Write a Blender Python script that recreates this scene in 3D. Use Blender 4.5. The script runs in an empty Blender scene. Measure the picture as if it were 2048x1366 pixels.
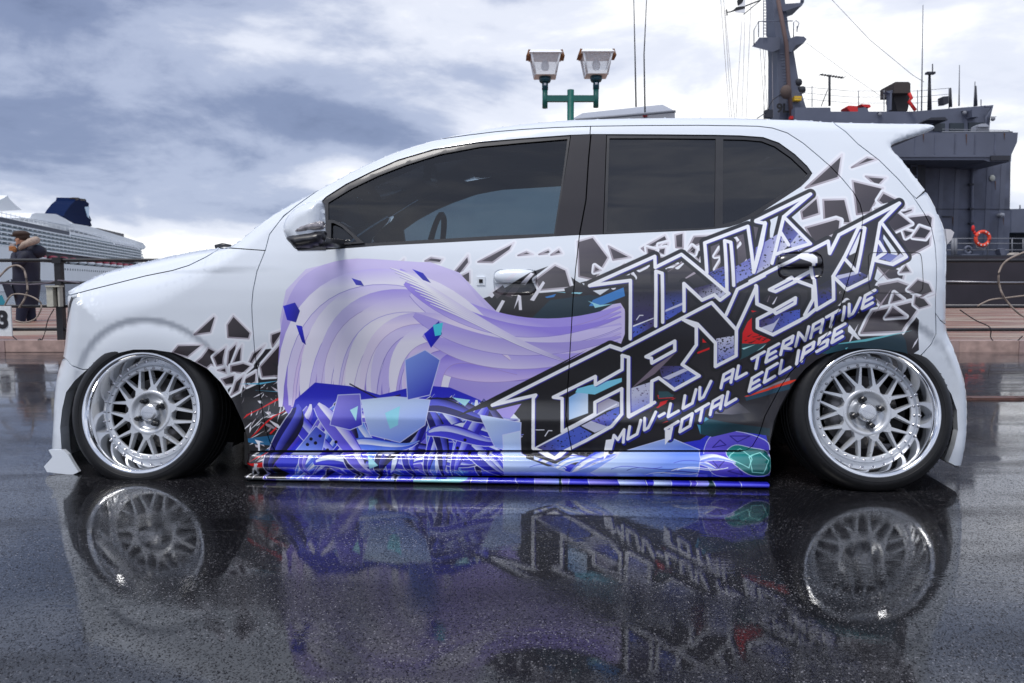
import bpy, bmesh, math, random
import numpy as np
from mathutils import Vector, Matrix, geometry
sc = bpy.context.scene
R = math.radians

# ---------------------------------------------------------------- camera, sky, sun, exposure
FPX, CH, PITCH = 1508.0, 0.674, R(4.28)          # focal length in pixels of a 2048 wide picture, eye height, tilt down
cd = bpy.data.cameras.new('camera'); cam = bpy.data.objects.new('camera', cd); sc.collection.objects.link(cam)
cam.location = (0, 0, CH); cam.rotation_euler = (math.pi/2 - PITCH, 0, 0)
cd.sensor_width = 36; cd.lens = 36*FPX/2048; cd.clip_start = 0.05; cd.clip_end = 4000
cd.dof.use_dof = True; cd.dof.focus_distance = 2.62; cd.dof.aperture_fstop = 7.0
sc.camera = cam
SUN_EL, SUN_AZ = R(63), R(212)                    # sun behind the camera, a little to the left, through cloud
w = bpy.data.worlds.new('World'); sc.world = w; w.use_nodes = True
def world_sky():
    nt = w.node_tree; N = nt.nodes; L = nt.links; N.clear()
    def n(t, **k):
        x = N.new(t)
        for a, b in k.items(): setattr(x, a, b)
        return x
    out = n('ShaderNodeOutputWorld'); bg = n('ShaderNodeBackground'); bg2 = n('ShaderNodeBackground'); mx = n('ShaderNodeMixShader')
    sky = n('ShaderNodeTexSky', sky_type='NISHITA'); sky.sun_disc = False; sky.sun_elevation = SUN_EL; sky.sun_rotation = SUN_AZ
    bg.inputs[1].default_value = 0.10; L.new(sky.outputs[0], bg.inputs[0])
    tc = n('ShaderNodeTexCoord'); sep = n('ShaderNodeSeparateXYZ'); L.new(tc.outputs['Generated'], sep.inputs[0])
    def m(op, a, b=None, c=None):
        x = n('ShaderNodeMath', operation=op)
        for i, v in enumerate((a, b, c)):
            if v is None: continue
            if isinstance(v, (int, float)): x.inputs[i].default_value = v
            else: L.new(v, x.inputs[i])
        return x.outputs[0]
    X, Y, Z = sep.outputs
    zz = m('ABSOLUTE', Z)
    # clouds lie on a high flat layer: project the direction on it, softened near the horizon
    den = m('ADD', zz, 0.78)
    cx = m('DIVIDE', X, den); cy = m('DIVIDE', Y, den)
    comb = n('ShaderNodeCombineXYZ'); L.new(cx, comb.inputs[0]); L.new(cy, comb.inputs[1])
    L.new(m('MULTIPLY', zz, 2.2), comb.inputs[2])
    def noise(scale, det, rough, off, dist=0.0):
        mp = n('ShaderNodeMapping'); mp.inputs['Location'].default_value = off; L.new(comb.outputs[0], mp.inputs[0])
        t = n('ShaderNodeTexNoise'); t.inputs['Scale'].default_value = scale; t.inputs['Detail'].default_value = det
        t.inputs['Roughness'].default_value = rough; t.inputs['Distortion'].default_value = dist; L.new(mp.outputs[0], t.inputs[0])
        return t.outputs[0]
    big = noise(1.5, 4, .5, (3.1, 7.2, 1.0), .3); mid = noise(3.6, 7, .55, (1.3, 4.4, 2.0), .35); fine = noise(12, 6, .6, (0, 2, 5), .2)
    # broad cloud banks where the photograph has them (direction lobes, wide and soft)
    def lobe(dx, dz, rx, rz, amp):
        a = m('DIVIDE', m('SUBTRACT', X, dx), rx); b = m('DIVIDE', m('SUBTRACT', Z, dz), rz)
        d = m('ADD', m('MULTIPLY', a, a), m('MULTIPLY', b, b))
        f = m('MULTIPLY', m('EXPONENT', m('MULTIPLY', d, -1.0)), amp)
        return m('MULTIPLY', f, m('GREATER_THAN', Y, 0.0))
    v = m('MULTIPLY', m('SUBTRACT', big, .5), 1.1)
    v = m('ADD', v, m('MULTIPLY', m('SUBTRACT', mid, .5), 1.2))
    v = m('ADD', v, m('MULTIPLY', m('SUBTRACT', fine, .5), .34))
    v = m('ADD', v, .56)
    v = m('ADD', v, m('MULTIPLY', m('GREATER_THAN', Y, -2), 0))
    for l in LOBES: v = m('ADD', v, lobe(*l))
    ramp = n('ShaderNodeValToRGB'); cr = ramp.color_ramp; cr.interpolation = 'EASE'
    st = [(0.0, (.085, .115, .21)), (.28, (.19, .235, .37)), (.50, (.36, .41, .55)), (.74, (.65, .68, .77)), (1.0, (.98, .98, .98))]
    cr.elements[0].position = 0; cr.elements[1].position = 1
    cr.elements[0].color = (*st[0][1], 1); cr.elements[1].color = (*st[-1][1], 1)
    for p, c in st[1:-1]: e = cr.elements.new(p); e.color = (*c, 1)
    L.new(v, ramp.inputs[0]); L.new(ramp.outputs[0], bg2.inputs[0]); bg2.inputs[1].default_value = 1.0
    mx.inputs[0].default_value = 0.93
    L.new(bg.outputs[0], mx.inputs[1]); L.new(bg2.outputs[0], mx.inputs[2]); L.new(mx.outputs[0], out.inputs[0])
#        x direction, height, half widths, brightness
LOBES = [(-.50, .30, .10, .03, -.26), (-.36, .215, .20, .045, -.36), (-.20, .185, .14, .04, -.26), (-.50, .135, .18, .03, -.34), (-.44, .225, .10, .03, .16), (-.22, .33, .30, .05, .14), (-.42, .042, .35, .028, .60), (-.36, .095, .16, .02, -.10),
         (.38, .20, .26, .17, .38), (.62, .15, .20, .14, .06), (-.205, .135, .05, .035, .34), (.06, .20, .16, .12, .10)]
world_sky()
sd = bpy.data.lights.new('sun', 'SUN'); sd.energy = 1.6; sd.angle = R(20); sd.color = (1, .97, .93)
sun = bpy.data.objects.new('sun', sd); sc.collection.objects.link(sun)
_d = Vector((math.sin(SUN_AZ)*math.cos(SUN_EL), math.cos(SUN_AZ)*math.cos(SUN_EL), math.sin(SUN_EL)))
sun.rotation_euler = _d.to_track_quat('Z', 'Y').to_euler(); sun.location = (-3, -6, 8)
vs = sc.view_settings; vs.view_transform = 'Standard'; vs.look = 'None'; vs.gamma = 1; vs.exposure = 0.40; vs.use_curve_mapping = False

# ---------------------------------------------------------------- helpers
rnd = random.Random(7)
def lin(c):
    c = np.asarray(c, float)/255.0
    return np.where(c <= .04045, c/12.92, ((c+.055)/1.055)**2.4)
MATS = {}
def mat(name, col=(.5, .5, .5), rough=.5, metal=0.0, var=.12, scale=30, coat=0.0, bump=0.0, spec=.5, croug=.05, ior=None):
    """plain procedural material: colour with slight noise, a little roughness variation"""
    if name in MATS: return MATS[name]
    m = bpy.data.materials.new(name); m.use_nodes = True; nt = m.node_tree; b = nt.nodes['Principled BSDF']
    tc = nt.nodes.new('ShaderNodeTexCoord'); ns = nt.nodes.new('ShaderNodeTexNoise'); ns.inputs['Scale'].default_value = scale; ns.inputs['Detail'].default_value = 5
    nt.links.new(tc.outputs['Object'], ns.inputs[0])
    mr = nt.nodes.new('ShaderNodeMapRange'); mr.inputs[1].default_value = .25; mr.inputs[2].default_value = .75
    mr.inputs[3].default_value = 1-var; mr.inputs[4].default_value = 1+var; nt.links.new(ns.outputs[0], mr.inputs[0])
    mx = nt.nodes.new('ShaderNodeMix'); mx.data_type = 'RGBA'; mx.blend_type = 'MULTIPLY'; mx.inputs[0].default_value = 1
    mx.inputs[6].default_value = (*col, 1); nt.links.new(mr.outputs[0], mx.inputs[7]); nt.links.new(mx.outputs[2], b.inputs['Base Color'])
    r2 = nt.nodes.new('ShaderNodeMapRange'); r2.inputs[3].default_value = rough*.85; r2.inputs[4].default_value = min(1, rough*1.2); nt.links.new(ns.outputs[0], r2.inputs[0])
    nt.links.new(r2.outputs[0], b.inputs['Roughness']); b.inputs['Metallic'].default_value = metal
    b.inputs['Coat Weight'].default_value = coat; b.inputs['Coat Roughness'].default_value = croug; b.inputs['Specular IOR Level'].default_value = spec
    if ior: b.inputs['IOR'].default_value = ior
    if bump:
        bp = nt.nodes.new('ShaderNodeBump'); bp.inputs['Strength'].default_value = bump; bp.inputs['Distance'].default_value = .01
        nt.links.new(ns.outputs[0], bp.inputs['Height']); nt.links.new(bp.outputs[0], b.inputs['Normal'])
    MATS[name] = m; return m
def link(name, me, m=None, parent=None):
    o = bpy.data.objects.new(name, me); sc.collection.objects.link(o)
    if m is not None and me is not None and not me.materials: me.materials.append(m)
    if parent is not None: o.parent = parent
    return o
def tag(o, label=None, cat=None, group=None, kind=None):
    if label: o['label'] = label
    if cat: o['category'] = cat
    if group: o['group'] = group
    if kind: o['kind'] = kind
    return o
def empty(name, loc=(0, 0, 0), rz=0):
    o = bpy.data.objects.new(name, None); sc.collection.objects.link(o); o.location = loc; o.rotation_euler = (0, 0, rz); o.empty_display_size = .1; return o
class MB:
    """mesh builder: boxes, bars, tubes, lathes and prisms joined in ONE mesh"""
    def __init__(s): s.v = []; s.f = []; s.sm = []
    def add(s, v, f, smooth=False):
        k = len(s.v); s.v += [tuple(p) for p in v]; s.f += [tuple(i+k for i in q) for q in f]; s.sm += [smooth]*len(f); return s
    def box(s, a, b, bev=0):
        x0, y0, z0 = [min(p, q) for p, q in zip(a, b)]; x1, y1, z1 = [max(p, q) for p, q in zip(a, b)]
        v = [(x, y, z) for z in (z0, z1) for y in (y0, y1) for x in (x0, x1)]
        return s.add(v, [(0, 2, 3, 1), (4, 5, 7, 6), (0, 1, 5, 4), (2, 6, 7, 3), (0, 4, 6, 2), (1, 3, 7, 5)])
    def tube(s, pts, r, n=8, r2=None, cap=True):
        pts = [Vector(p) for p in pts]; rings = []; M = len(pts)
        for i, p in enumerate(pts):
            t = (pts[min(i+1, M-1)]-pts[max(i-1, 0)]).normalized()
            u = t.cross(Vector((0, 0, 1)) if abs(t.z) < .95 else Vector((1, 0, 0))).normalized(); w_ = t.cross(u)
            rr = r if r2 is None else r+(r2-r)*i/(M-1)
            if isinstance(r, (list, tuple)): rr = r[i]
            rings.append([p+u*rr*math.cos(2*math.pi*k/n)+w_*rr*math.sin(2*math.pi*k/n) for k in range(n)])
        v = [q for g in rings for q in g]; f = []
        for i in range(M-1):
            for k in range(n): f.append((i*n+k, i*n+(k+1) % n, (i+1)*n+(k+1) % n, (i+1)*n+k))
        s.add(v, f, True)
        if cap: s.add(rings[0], [tuple(range(n))[::-1]]); s.add(rings[-1], [tuple(range(n))])
        return s
    def prism(s, poly, y0, y1):
        """polygon in (x,z), from depth y0 to y1"""
        n = len(poly); a = sum(poly[i][0]*poly[(i+1) % n][1]-poly[(i+1) % n][0]*poly[i][1] for i in range(n))
        if a < 0: poly = poly[::-1]
        v = [(p[0], y0, p[1]) for p in poly]+[(p[0], y1, p[1]) for p in poly]
        f = [tuple(range(n)), tuple(range(n, 2*n))[::-1]]+[(i, i+n, (i+1) % n+n, (i+1) % n) for i in range(n)]
        return s.add(v, f)
    def hull(s, front, back):
        """two rings of equal length joined"""
        n = len(front)
        return s.add(list(front)+list(back), [tuple(range(n)), tuple(range(n, 2*n))[::-1]]+[(i, i+n, (i+1) % n+n, (i+1) % n) for i in range(n)])
    def lathe(s, prof, n=48, axis='y', close=False, smooth=True):
        """profile of (radius, along axis)"""
        v = []; m_ = len(prof)
        for k in range(n):
            c, q = math.cos(2*math.pi*k/n), math.sin(2*math.pi*k/n)
            for r_, h in prof: v.append((r_*c, h, r_*q) if axis == 'y' else (r_*c, r_*q, h))
        f = [(k*m_+i, k*m_+i+1, ((k+1) % n)*m_+i+1, ((k+1) % n)*m_+i) for k in range(n) for i in range(m_-1)]
        return s.add(v, f, smooth)
    def sphere(s, c, r, n=12, m_=8):
        rx, ry, rz = (r, r, r) if isinstance(r, (int, float)) else r
        v = [(c[0]+rx*math.sin(math.pi*j/m_)*math.cos(2*math.pi*i/n), c[1]+ry*math.sin(math.pi*j/m_)*math.sin(2*math.pi*i/n), c[2]+rz*math.cos(math.pi*j/m_)) for j in range(m_+1) for i in range(n)]
        return s.add(v, [(j*n+i, (j+1)*n+i, (j+1)*n+(i+1) % n, j*n+(i+1) % n) for j in range(m_) for i in range(n)], True)
    def mesh(s, name='m'):
        me = bpy.data.meshes.new(name); me.from_pydata(s.v, [], s.f); me.polygons.foreach_set('use_smooth', s.sm); me.update()
        bm = bmesh.new(); bm.from_mesh(me); bmesh.ops.remove_doubles(bm, verts=bm.verts, dist=1e-6); bmesh.ops.recalc_face_normals(bm, faces=bm.faces); bm.to_mesh(me); bm.free(); return me
    def build(s, name, m, parent=None, loc=None): 
        o = link(name, s.mesh(name), m, parent)
        if loc: o.location = loc
        return o
cp, sp = math.cos(PITCH), math.sin(PITCH)
def ray(px, py):
    a, b = (px-1024)/FPX, (683-py)/FPX
    return np.array([a, cp+b*sp, -sp+b*cp])
def W(px, py, Y):
    """the point seen at a pixel of the photograph, at distance Y from the camera plane"""
    d = ray(px, py); t = Y/d[1]; return (float(d[0]*t), float(Y), float(CH+d[2]*t))
def G(px, py):
    d = ray(px, py); t = -CH/d[2]; return (float(d[0]*t), float(d[1]*t), 0.0)
def XZ(px, py, Y): p = W(px, py, Y); return (p[0], p[2])
def catmull(P, n=4, closed=False):
    P = [np.array(p, float) for p in P]; out = []; N_ = len(P)
    for i in range(N_ if closed else N_-1):
        g = (lambda k: P[k % N_]) if closed else (lambda k: P[min(max(k, 0), N_-1)])
        a, b, c, d = g(i-1), g(i), g(i+1), g(i+2)
        for k in range(n):
            t = k/n; out.append(.5*((2*b)+(-a+c)*t+(2*a-5*b+4*c-d)*t*t+(-a+3*b-3*c+d)*t**3))
    if not closed: out.append(P[-1])
    return out
def inpoly(P, X, Y):
    P = np.asarray(P, float); ins = np.zeros(np.shape(X), bool); j = len(P)-1
    for i in range(len(P)):
        xi, yi = P[i]; xj, yj = P[j]
        if yi != yj: ins ^= ((yi > Y) != (yj > Y)) & (X < (xj-xi)*(Y-yi)/(yj-yi)+xi)
        j = i
    return ins
# ---------------------------------------------------------------- the car: surface of its side
YAW = R(-3.4); CARY = 2.5; CW = 1.43
cY, sY = math.cos(YAW), math.sin(YAW)
CL = np.array([cY*0+sY*(-CARY), -sY*0+cY*(-CARY), CH])           # eye in the car's own frame
def lray(px, py):
    d = ray(px, py); return np.array([cY*d[0]+sY*d[1], -sY*d[0]+cY*d[1], d[2]])
def lpt(px, py, y):
    d = lray(px, py); t = (y-CL[1])/d[1]; return np.array([CL[0]+d[0]*t, float(y), CL[2]+d[2]*t])
# outline seen from the side: pixel x, y, edge radius, how far round the edge the outline lies
OPX = [(100,950,.10,.5),(99,915,.10,.5),(100,880,.10,.5),(102,831,.11,.5),(103,797,.12,.5),(109,744,.12,.5),(121,704,.12,.5),(127,654,.12,.5),(134,613,.11,.6),(141,590,.10,.8),
 (150,580,.12,.9),(166,569,.15,.95),(205,549,.18,.95),(246,535.5,.2,.95),(301,522,.2,.95),(355,509.5,.19,.95),(400,501,.16,.95),(437,496,.12,.95),(462,493,.07,.9),(480,482,.06,.9),
 (533,439,.06,.9),(585,407,.06,.9),(656,370,.06,.9),(726,333,.06,.9),(796,303,.06,.9),(884,277,.06,.9),(972,258.5,.055,.9),(1078,245,.05,.9),(1195,238,.05,.9),(1400,235.5,.05,.9),
 (1590,240,.045,.9),(1663,244.5,.04,.9),(1780,247,.03,.9),(1850,248,.025,.9),(1869,253,.012,.5),(1859,263,.02,.5),(1792,286,.02,.5),(1785,298,.02,.5),(1806,320,.02,.5),(1851,377,.03,.5),
 (1881,429,.05,.5),(1896,470,.07,.5),(1899,505,.08,.5),(1899,593,.09,.5),(1899,650,.09,.5),(1904,672,.09,.5),(1914,696,.08,.5),(1928,740,.07,.5),(1937,780,.07,.5),(1939,847,.07,.5),(1933,900,.06,.5),(1924,940,.06,.5)]
zt = np.array([-.3, 0, .06, .12, .2, .3, .40, .50, .60, .66, .72, .78, .84, .88, .95, 1.05, 1.15, 1.25, 1.32, 1.6])
bt = np.array([.05, .05, .045, .038, .040, .035, .024, .010, .002, .0, .004, .016, .034, .046, .066, .098, .132, .170, .205, .40])
_zz = np.linspace(-.3, 1.6, 1900); _bb = np.interp(_zz, zt, bt); _k = np.hanning(61); _k /= _k.sum(); _bb = np.convolve(np.pad(_bb, 30, 'edge'), _k, 'valid')
def base(x, z):
    s = np.interp(z, _zz, _bb)
    s = s+np.where(x < -1.0, ((-1.0-x)/.6)**2*.075, 0)+np.where(x > 1.0, ((x-1.0)/.6)**2*.07, 0)
    zl = .715+(x+1.6)*.035; q = np.clip((zl-z)/.022, 0, 1); s = s+.005*q*q*(3-2*q)*np.clip((-.75-x)/.25, 0, 1)*np.clip((z-.45)/.2, 0, 1)
    if HUBS:      # ledge low on the doors
        c = np.where(z > .212, np.clip((.285-z)/.073, 0, 1)**1.5, np.clip((z-.13)/.082, 0, 1)**.8)*np.clip((x+.95)/.1, 0, 1)*np.clip((.86-x)/.1, 0, 1)
        s = s-.012*c
    for hx, hz in HUBS:
        r = np.hypot(x-hx, z-hz); t = np.clip((.332-r)/.024, 0, 1); t = t*t*(3-2*t); u = np.clip((.30-r)/.07, 0, 1)
        up = np.clip((z-hz+.12)/.2, 0, 1)
        s = s+(.0075*t-.006*u*(2-u))*up
    return s
HUBS = []
_f = lpt(288, 825, .0); _r = lpt(1742, 825, -.0); HUBS = [(float(_f[0]), float(_f[2])), (float(_r[0]), float(_r[2]))]
def _outline():
    P = catmull([(a, b) for a, b, _, _ in OPX], 3); q = catmull([(c, d) for _, _, c, d in OPX], 3); out = []
    for (px, py), (r_, k_) in zip(P, q):
        y = .1
        for _ in range(12):
            p = lpt(px, py, y); y = float(base(p[0], p[2]))+k_*r_
        out.append((p[0], p[2], r_))
    return np.array(out)
OUT = _outline(); OXZ = OUT[:, :2]
OPOLY = list(map(tuple, OXZ))+[(OXZ[-1, 0], -.4), (OXZ[0, 0], -.4)]
def odist(x, z):
    best = np.full(x.shape, 9.0); rr = np.full(x.shape, .05)
    for i in range(len(OXZ)-1):
        a = OXZ[i]; e = OXZ[i+1]-a; L2 = e@e+1e-12
        t = np.clip(((x-a[0])*e[0]+(z-a[1])*e[1])/L2, 0, 1); d = np.hypot(x-a[0]-t*e[0], z-a[1]-t*e[1])
        m_ = d < best; best = np.where(m_, d, best); rr = np.where(m_, OUT[i, 2]+(OUT[i+1, 2]-OUT[i, 2])*t, rr)
    return best, rr
def S(x, z):
    x = np.atleast_1d(np.asarray(x, float)); z = np.atleast_1d(np.asarray(z, float)); s = base(x, z)
    d, r_ = odist(x, z); ins = inpoly(OPOLY, x, z); q = np.clip(1-d/r_, 0, 1)
    return s+np.where(ins, r_*(1-np.sqrt(np.clip(1-q*q, 0, 1))), r_+.6*d)
def onto(P, fn=None):
    """pixels of the photograph -> points (x, z) of the car's side"""
    fn = fn or S; P = np.array(P, float); D = np.array([lray(*p) for p in P]); ys = np.linspace(-.12, .75, 88)
    X = CL[0]+D[:, :1]*((ys-CL[1])/D[:, 1:2]); Z = CL[2]+D[:, 2:3]*((ys-CL[1])/D[:, 1:2])
    F = ys-fn(X.ravel(), Z.ravel()).reshape(X.shape); k = np.argmax(F > 0, axis=1); k[k == 0] = 1
    i = np.arange(len(P)); f0, f1 = F[i, k-1], F[i, k]; t = np.where(f1 != f0, -f0/(f1-f0), 0); t = np.clip(t, 0, 1)
    return list(zip(X[i, k-1]+(X[i, k]-X[i, k-1])*t, Z[i, k-1]+(Z[i, k]-Z[i, k-1])*t))
def dens(P, step=14, closed=True):
    out = []; n = len(P)
    for i in range(n if closed else n-1):
        a, b = np.array(P[i], float), np.array(P[(i+1) % n], float); m_ = max(1, int(np.hypot(*(b-a))//step))
        out += [tuple(a+(b-a)*k/m_) for k in range(m_)]
    if not closed: out.append(tuple(P[-1]))
    return out
def inset(P, d):
    P = [np.array(p, float) for p in P]; n = len(P); A = sum(P[i][0]*P[(i+1) % n][1]-P[(i+1) % n][0]*P[i][1] for i in range(n)); s = 1 if A > 0 else -1; out = []
    for i in range(n):
        e0 = P[i]-P[i-1]; e1 = P[(i+1) % n]-P[i]; e0 /= (np.hypot(*e0)+1e-9); e1 /= (np.hypot(*e1)+1e-9)
        n0 = np.array([-e0[1], e0[0]]); n1 = np.array([-e1[1], e1[0]]); b = n0+n1; L_ = b@b
        b = b*(2/max(L_, .8))*.5*2/2 if L_ > 1e-6 else n0
        out.append(tuple(P[i]+s*d*b))
    return out
RINGS = None
def patch(name, m, parent, poly, holes=(), px=True, off=0.0, fn=None, rim=.03, gap=1.9, grid=.024, clip=True, uv=True, mirror=False, flip=False):
    """a body panel: an outline laid on the side surface, meshed finely, with turned in edges"""
    fn = fn or S
    if px:
        poly = dens(poly); poly = inset(poly, gap) if gap else poly; poly = onto(poly)
        holes = [onto(dens(h)) for h in holes]
    pts = []; edges = []
    def ring(Q):
        k = len(pts); pts.extend([tuple(q) for q in Q]); edges.extend([(k+i, k+(i+1) % len(Q)) for i in range(len(Q))])
    ring(poly)
    for h in holes: ring(h)
    x0, z0 = np.min(poly, axis=0); x1, z1 = np.max(poly, axis=0)
    if clip:
        near = (OXZ[:, 0] > x0-.1) & (OXZ[:, 0] < x1+.1) & (OXZ[:, 1] > z0-.1) & (OXZ[:, 1] < z1+.1)
        idx = np.where(near)[0]
        for i in idx:
            if i+1 < len(OXZ) and near[i+1]:
                k = len(pts); pts.append(tuple(OXZ[i])); pts.append(tuple(OXZ[i+1])); edges.append((k, k+1))
        nrm = []
        for i in idx:
            a = OXZ[max(i-1, 0)]; b = OXZ[min(i+1, len(OXZ)-1)]; t = (b-a)/np.hypot(*(b-a)); n_ = np.array([t[1], -t[0]])
            for th in (80, 70, 58, 46, 34, 20, 8):
                q = OXZ[i]+n_*OUT[i, 2]*(1-math.sin(R(th))); pts.append(tuple(q))
    gx = np.arange(x0, x1, grid); gz = np.arange(z0, z1, grid*.87)
    for j, zv in enumerate(gz):
        for xv in gx: pts.append((xv+(grid/2 if j % 2 else 0), zv))
    A = np.array(pts); keep = np.ones(len(A), bool)
    nb = len(poly)+sum(len(h) for h in holes)
    ii = inpoly(poly, A[:, 0], A[:, 1]); ii[:nb] = True
    used = set(i for e in edges for i in e); keep = np.array([ii[i] or i in used for i in range(len(A))])
    mp = np.cumsum(keep)-1; pts = [pts[i] for i in range(len(pts)) if keep[i]]; edges = [(int(mp[a]), int(mp[b])) for a, b in edges]
    r_ = geometry.delaunay_2d_cdt([Vector(p) for p in pts], edges, [], 0, 1e-5)
    V = np.array([tuple(v) for v in r_[0]]); T = np.array([f for f in r_[2] if len(f) == 3])
    C_ = V[T].mean(axis=1); ok = inpoly(poly, C_[:, 0], C_[:, 1])
    for h in holes: ok &= ~inpoly(h, C_[:, 0], C_[:, 1])
    if clip: ok &= inpoly(OPOLY, C_[:, 0], C_[:, 1])
    T = T[ok]; us = np.unique(T); rm = -np.ones(len(V), int); rm[us] = np.arange(len(us)); V = V[us]; T = rm[T]
    y = fn(V[:, 0], V[:, 1])+off; e = 1.5e-3
    if clip: y = np.minimum(y, base(V[:, 0], V[:, 1])+odist(V[:, 0], V[:, 1])[1]+off)
    gxn = (fn(V[:, 0]+e, V[:, 1])-fn(V[:, 0]-e, V[:, 1]))/(2*e); gzn = (fn(V[:, 0], V[:, 1]+e)-fn(V[:, 0], V[:, 1]-e))/(2*e)
    gxn = np.clip(gxn, -6, 6); gzn = np.clip(gzn, -6, 6)
    NR = np.stack([gxn, -np.ones(len(V)), gzn], 1); NR /= np.linalg.norm(NR, axis=1)[:, None]
    P3 = np.stack([V[:, 0], y, V[:, 1]], 1)
    # orient triangles towards -y
    a = P3[T[:, 1]]-P3[T[:, 0]]; b = P3[T[:, 2]]-P3[T[:, 0]]; c = np.cross(a, b); fl = c[:, 1] > 0; T[fl] = T[fl][:, ::-1]
    faces = [tuple(map(int, t)) for t in T]; verts = [tuple(p) for p in P3]; norms = [tuple(n_) for n_ in NR]; uvs = list(map(tuple, V)); sm = [True]*len(faces)
    if rim:
        cnt = {}
        for t in faces:
            for i in range(3):
                a_, b_ = t[i], t[(i+1) % 3]; cnt[(a_, b_)] = cnt.get((a_, b_), 0)+1
        for (a_, b_) in list(cnt):
            if (b_, a_) in cnt: continue
            va, vb = verts[a_], verts[b_]; k = len(verts)
            verts += [va, vb, (vb[0], vb[1]+rim, vb[2]), (va[0], va[1]+rim, va[2])]
            dx, dz = vb[0]-va[0], vb[2]-va[2]; L_ = math.hypot(dx, dz)+1e-9; nn = (dz/L_, 0, -dx/L_)
            if nn[0]*0 == 0: norms += [nn]*4
            uvs += [uvs[a_], uvs[b_], uvs[b_], uvs[a_]]; faces.append((k+1, k, k+3, k+2)); sm.append(True)
    if mirror:
        verts = [(p[0], CW-p[1], p[2]) for p in verts]; norms = [(p[0], -p[1], p[2]) for p in norms]; faces = [f[::-1] for f in faces]
    me = bpy.data.meshes.new(name); me.from_pydata(verts, [], faces); me.polygons.foreach_set('use_smooth', sm)
    ul = me.uv_layers.new(name='side'); li = np.zeros(len(me.loops), int); me.loops.foreach_get('vertex_index', li)
    U = np.array(uvs)[li]; U = np.stack([(U[:, 0]-TX0)/TXW, U[:, 1]/TZH], 1).astype(np.float32).ravel(); ul.data.foreach_set('uv', U)
    # side-turned rims keep flat normals, the skin keeps the surface's own
    me.normals_split_custom_set_from_vertices([Vector(n_).normalized() for n_ in norms]); me.update()
    return link(name, me, m, parent)
TX0, TXW, TZH = -1.75, 3.5, 1.36
# ---------------------------------------------------------------- the printed wrap on the side of the car, drawn flat in metres
TPM = 920; TW, TH = int(TXW*TPM), int(TZH*TPM)
IMG = np.empty((TH, TW, 3), np.float32)
WHITE = np.array([.82, .87, .93], np.float32); IMG[:] = WHITE
def S0(x, z): return base(np.asarray(x, float), np.asarray(z, float))
def tx(P):
    q = np.array(onto(P, S0)); return np.stack([(q[:, 0]-TX0)*TPM, q[:, 1]*TPM], 1)
PXM = 585.0
def bbx(P, m_):
    x0 = max(int(P[:, 0].min()-m_), 0); x1 = min(int(P[:, 0].max()+m_)+1, TW); y0 = max(int(P[:, 1].min()-m_), 0); y1 = min(int(P[:, 1].max()+m_)+1, TH)
    if x1 <= x0 or y1 <= y0: return None
    X, Y = np.meshgrid(np.arange(x0, x1, dtype=np.float32)+.5, np.arange(y0, y1, dtype=np.float32)+.5); return x0, x1, y0, y1, X, Y
def _sd(P, X, Y, closed=True):
    d = np.full(X.shape, 1e9, np.float32); sg = np.ones(X.shape, bool); n = len(P)
    for i in range(n if closed else n-1):
        a = P[i]; b = P[(i+1) % n]; e = b-a; L2 = float(e@e)+1e-9
        t = np.clip(((X-a[0])*e[0]+(Y-a[1])*e[1])/L2, 0, 1); dx = X-a[0]-t*e[0]; dy = Y-a[1]-t*e[1]; np.minimum(d, dx*dx+dy*dy, out=d)
        if closed and a[1] != b[1]: sg ^= ((a[1] > Y) != (b[1] > Y)) & (X < (b[0]-a[0])*(Y-a[1])/(b[1]-a[1])+a[0])
    d = np.sqrt(d); return np.where(sg, d, -d) if closed else d
def _blend(bb, cov, col):
    x0, x1, y0, y1 = bb[:4]; v = IMG[y0:y1, x0:x1]; cov = cov[..., None]; v[:] = v*(1-cov)+col*cov
def colfield(c0, c1, g, bb):
    c0 = lin(c0).astype(np.float32)
    if c1 is None: return c0
    c1 = lin(c1).astype(np.float32); q = tx([g[0], g[1]]); e = q[1]-q[0]; t = np.clip(((bb[4]-q[0, 0])*e[0]+(bb[5]-q[0, 1])*e[1])/float(e@e+1e-9), 0, 1)[..., None]
    return c0*(1-t)+c1*t
def fill(P, c0, c1=None, g=None, a=1.0, T=None):
    Q = tx(P) if T is None else T; bb = bbx(Q, 2)
    if bb is None: return
    cov = np.clip(.5-_sd(Q, bb[4], bb[5]), 0, 1)*a; _blend(bb, cov, colfield(c0, c1, g, bb))
def stroke(P, w_, c, closed=False, a=1.0, c1=None, g=None):
    Q = tx(P); hw = w_/PXM*TPM/2; bb = bbx(Q, hw+2)
    if bb is None: return
    d = _sd(Q, bb[4], bb[5], closed); d = np.abs(d) if closed else d; _blend(bb, np.clip(hw+.5-d, 0, 1)*a, colfield(c, c1, g, bb))
def bez(p, n=16):
    p = [np.array(q, float) for q in p]; return [tuple(((1-t)**3)*p[0]+3*((1-t)**2)*t*p[1]+3*(1-t)*t*t*p[2]+t**3*p[3]) for t in np.linspace(0, 1, n)]
def ribbon(p, w0, w1, c0, c1, line=(110, 90, 190), lw=1.3, n=18):
    C_ = np.array(bez(p, n)); T_ = np.gradient(C_, axis=0); T_ /= np.linalg.norm(T_, axis=1)[:, None]+1e-9; N_ = np.stack([-T_[:, 1], T_[:, 0]], 1)
    s = np.linspace(0, 1, n); wd = (w0*(1-s)+w1*s)*np.sin(np.pi*np.clip(s*.97+.02, 0, 1))**.55/2
    A = C_+N_*wd[:, None]; B = C_-N_*wd[:, None]; P = [tuple(q) for q in A]+[tuple(q) for q in B[::-1]]
    k = n//2; fill(P, c0, c1, (tuple(A[k]), tuple(B[k])))
    stroke([tuple(q) for q in A], lw, line, a=.85)
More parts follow.
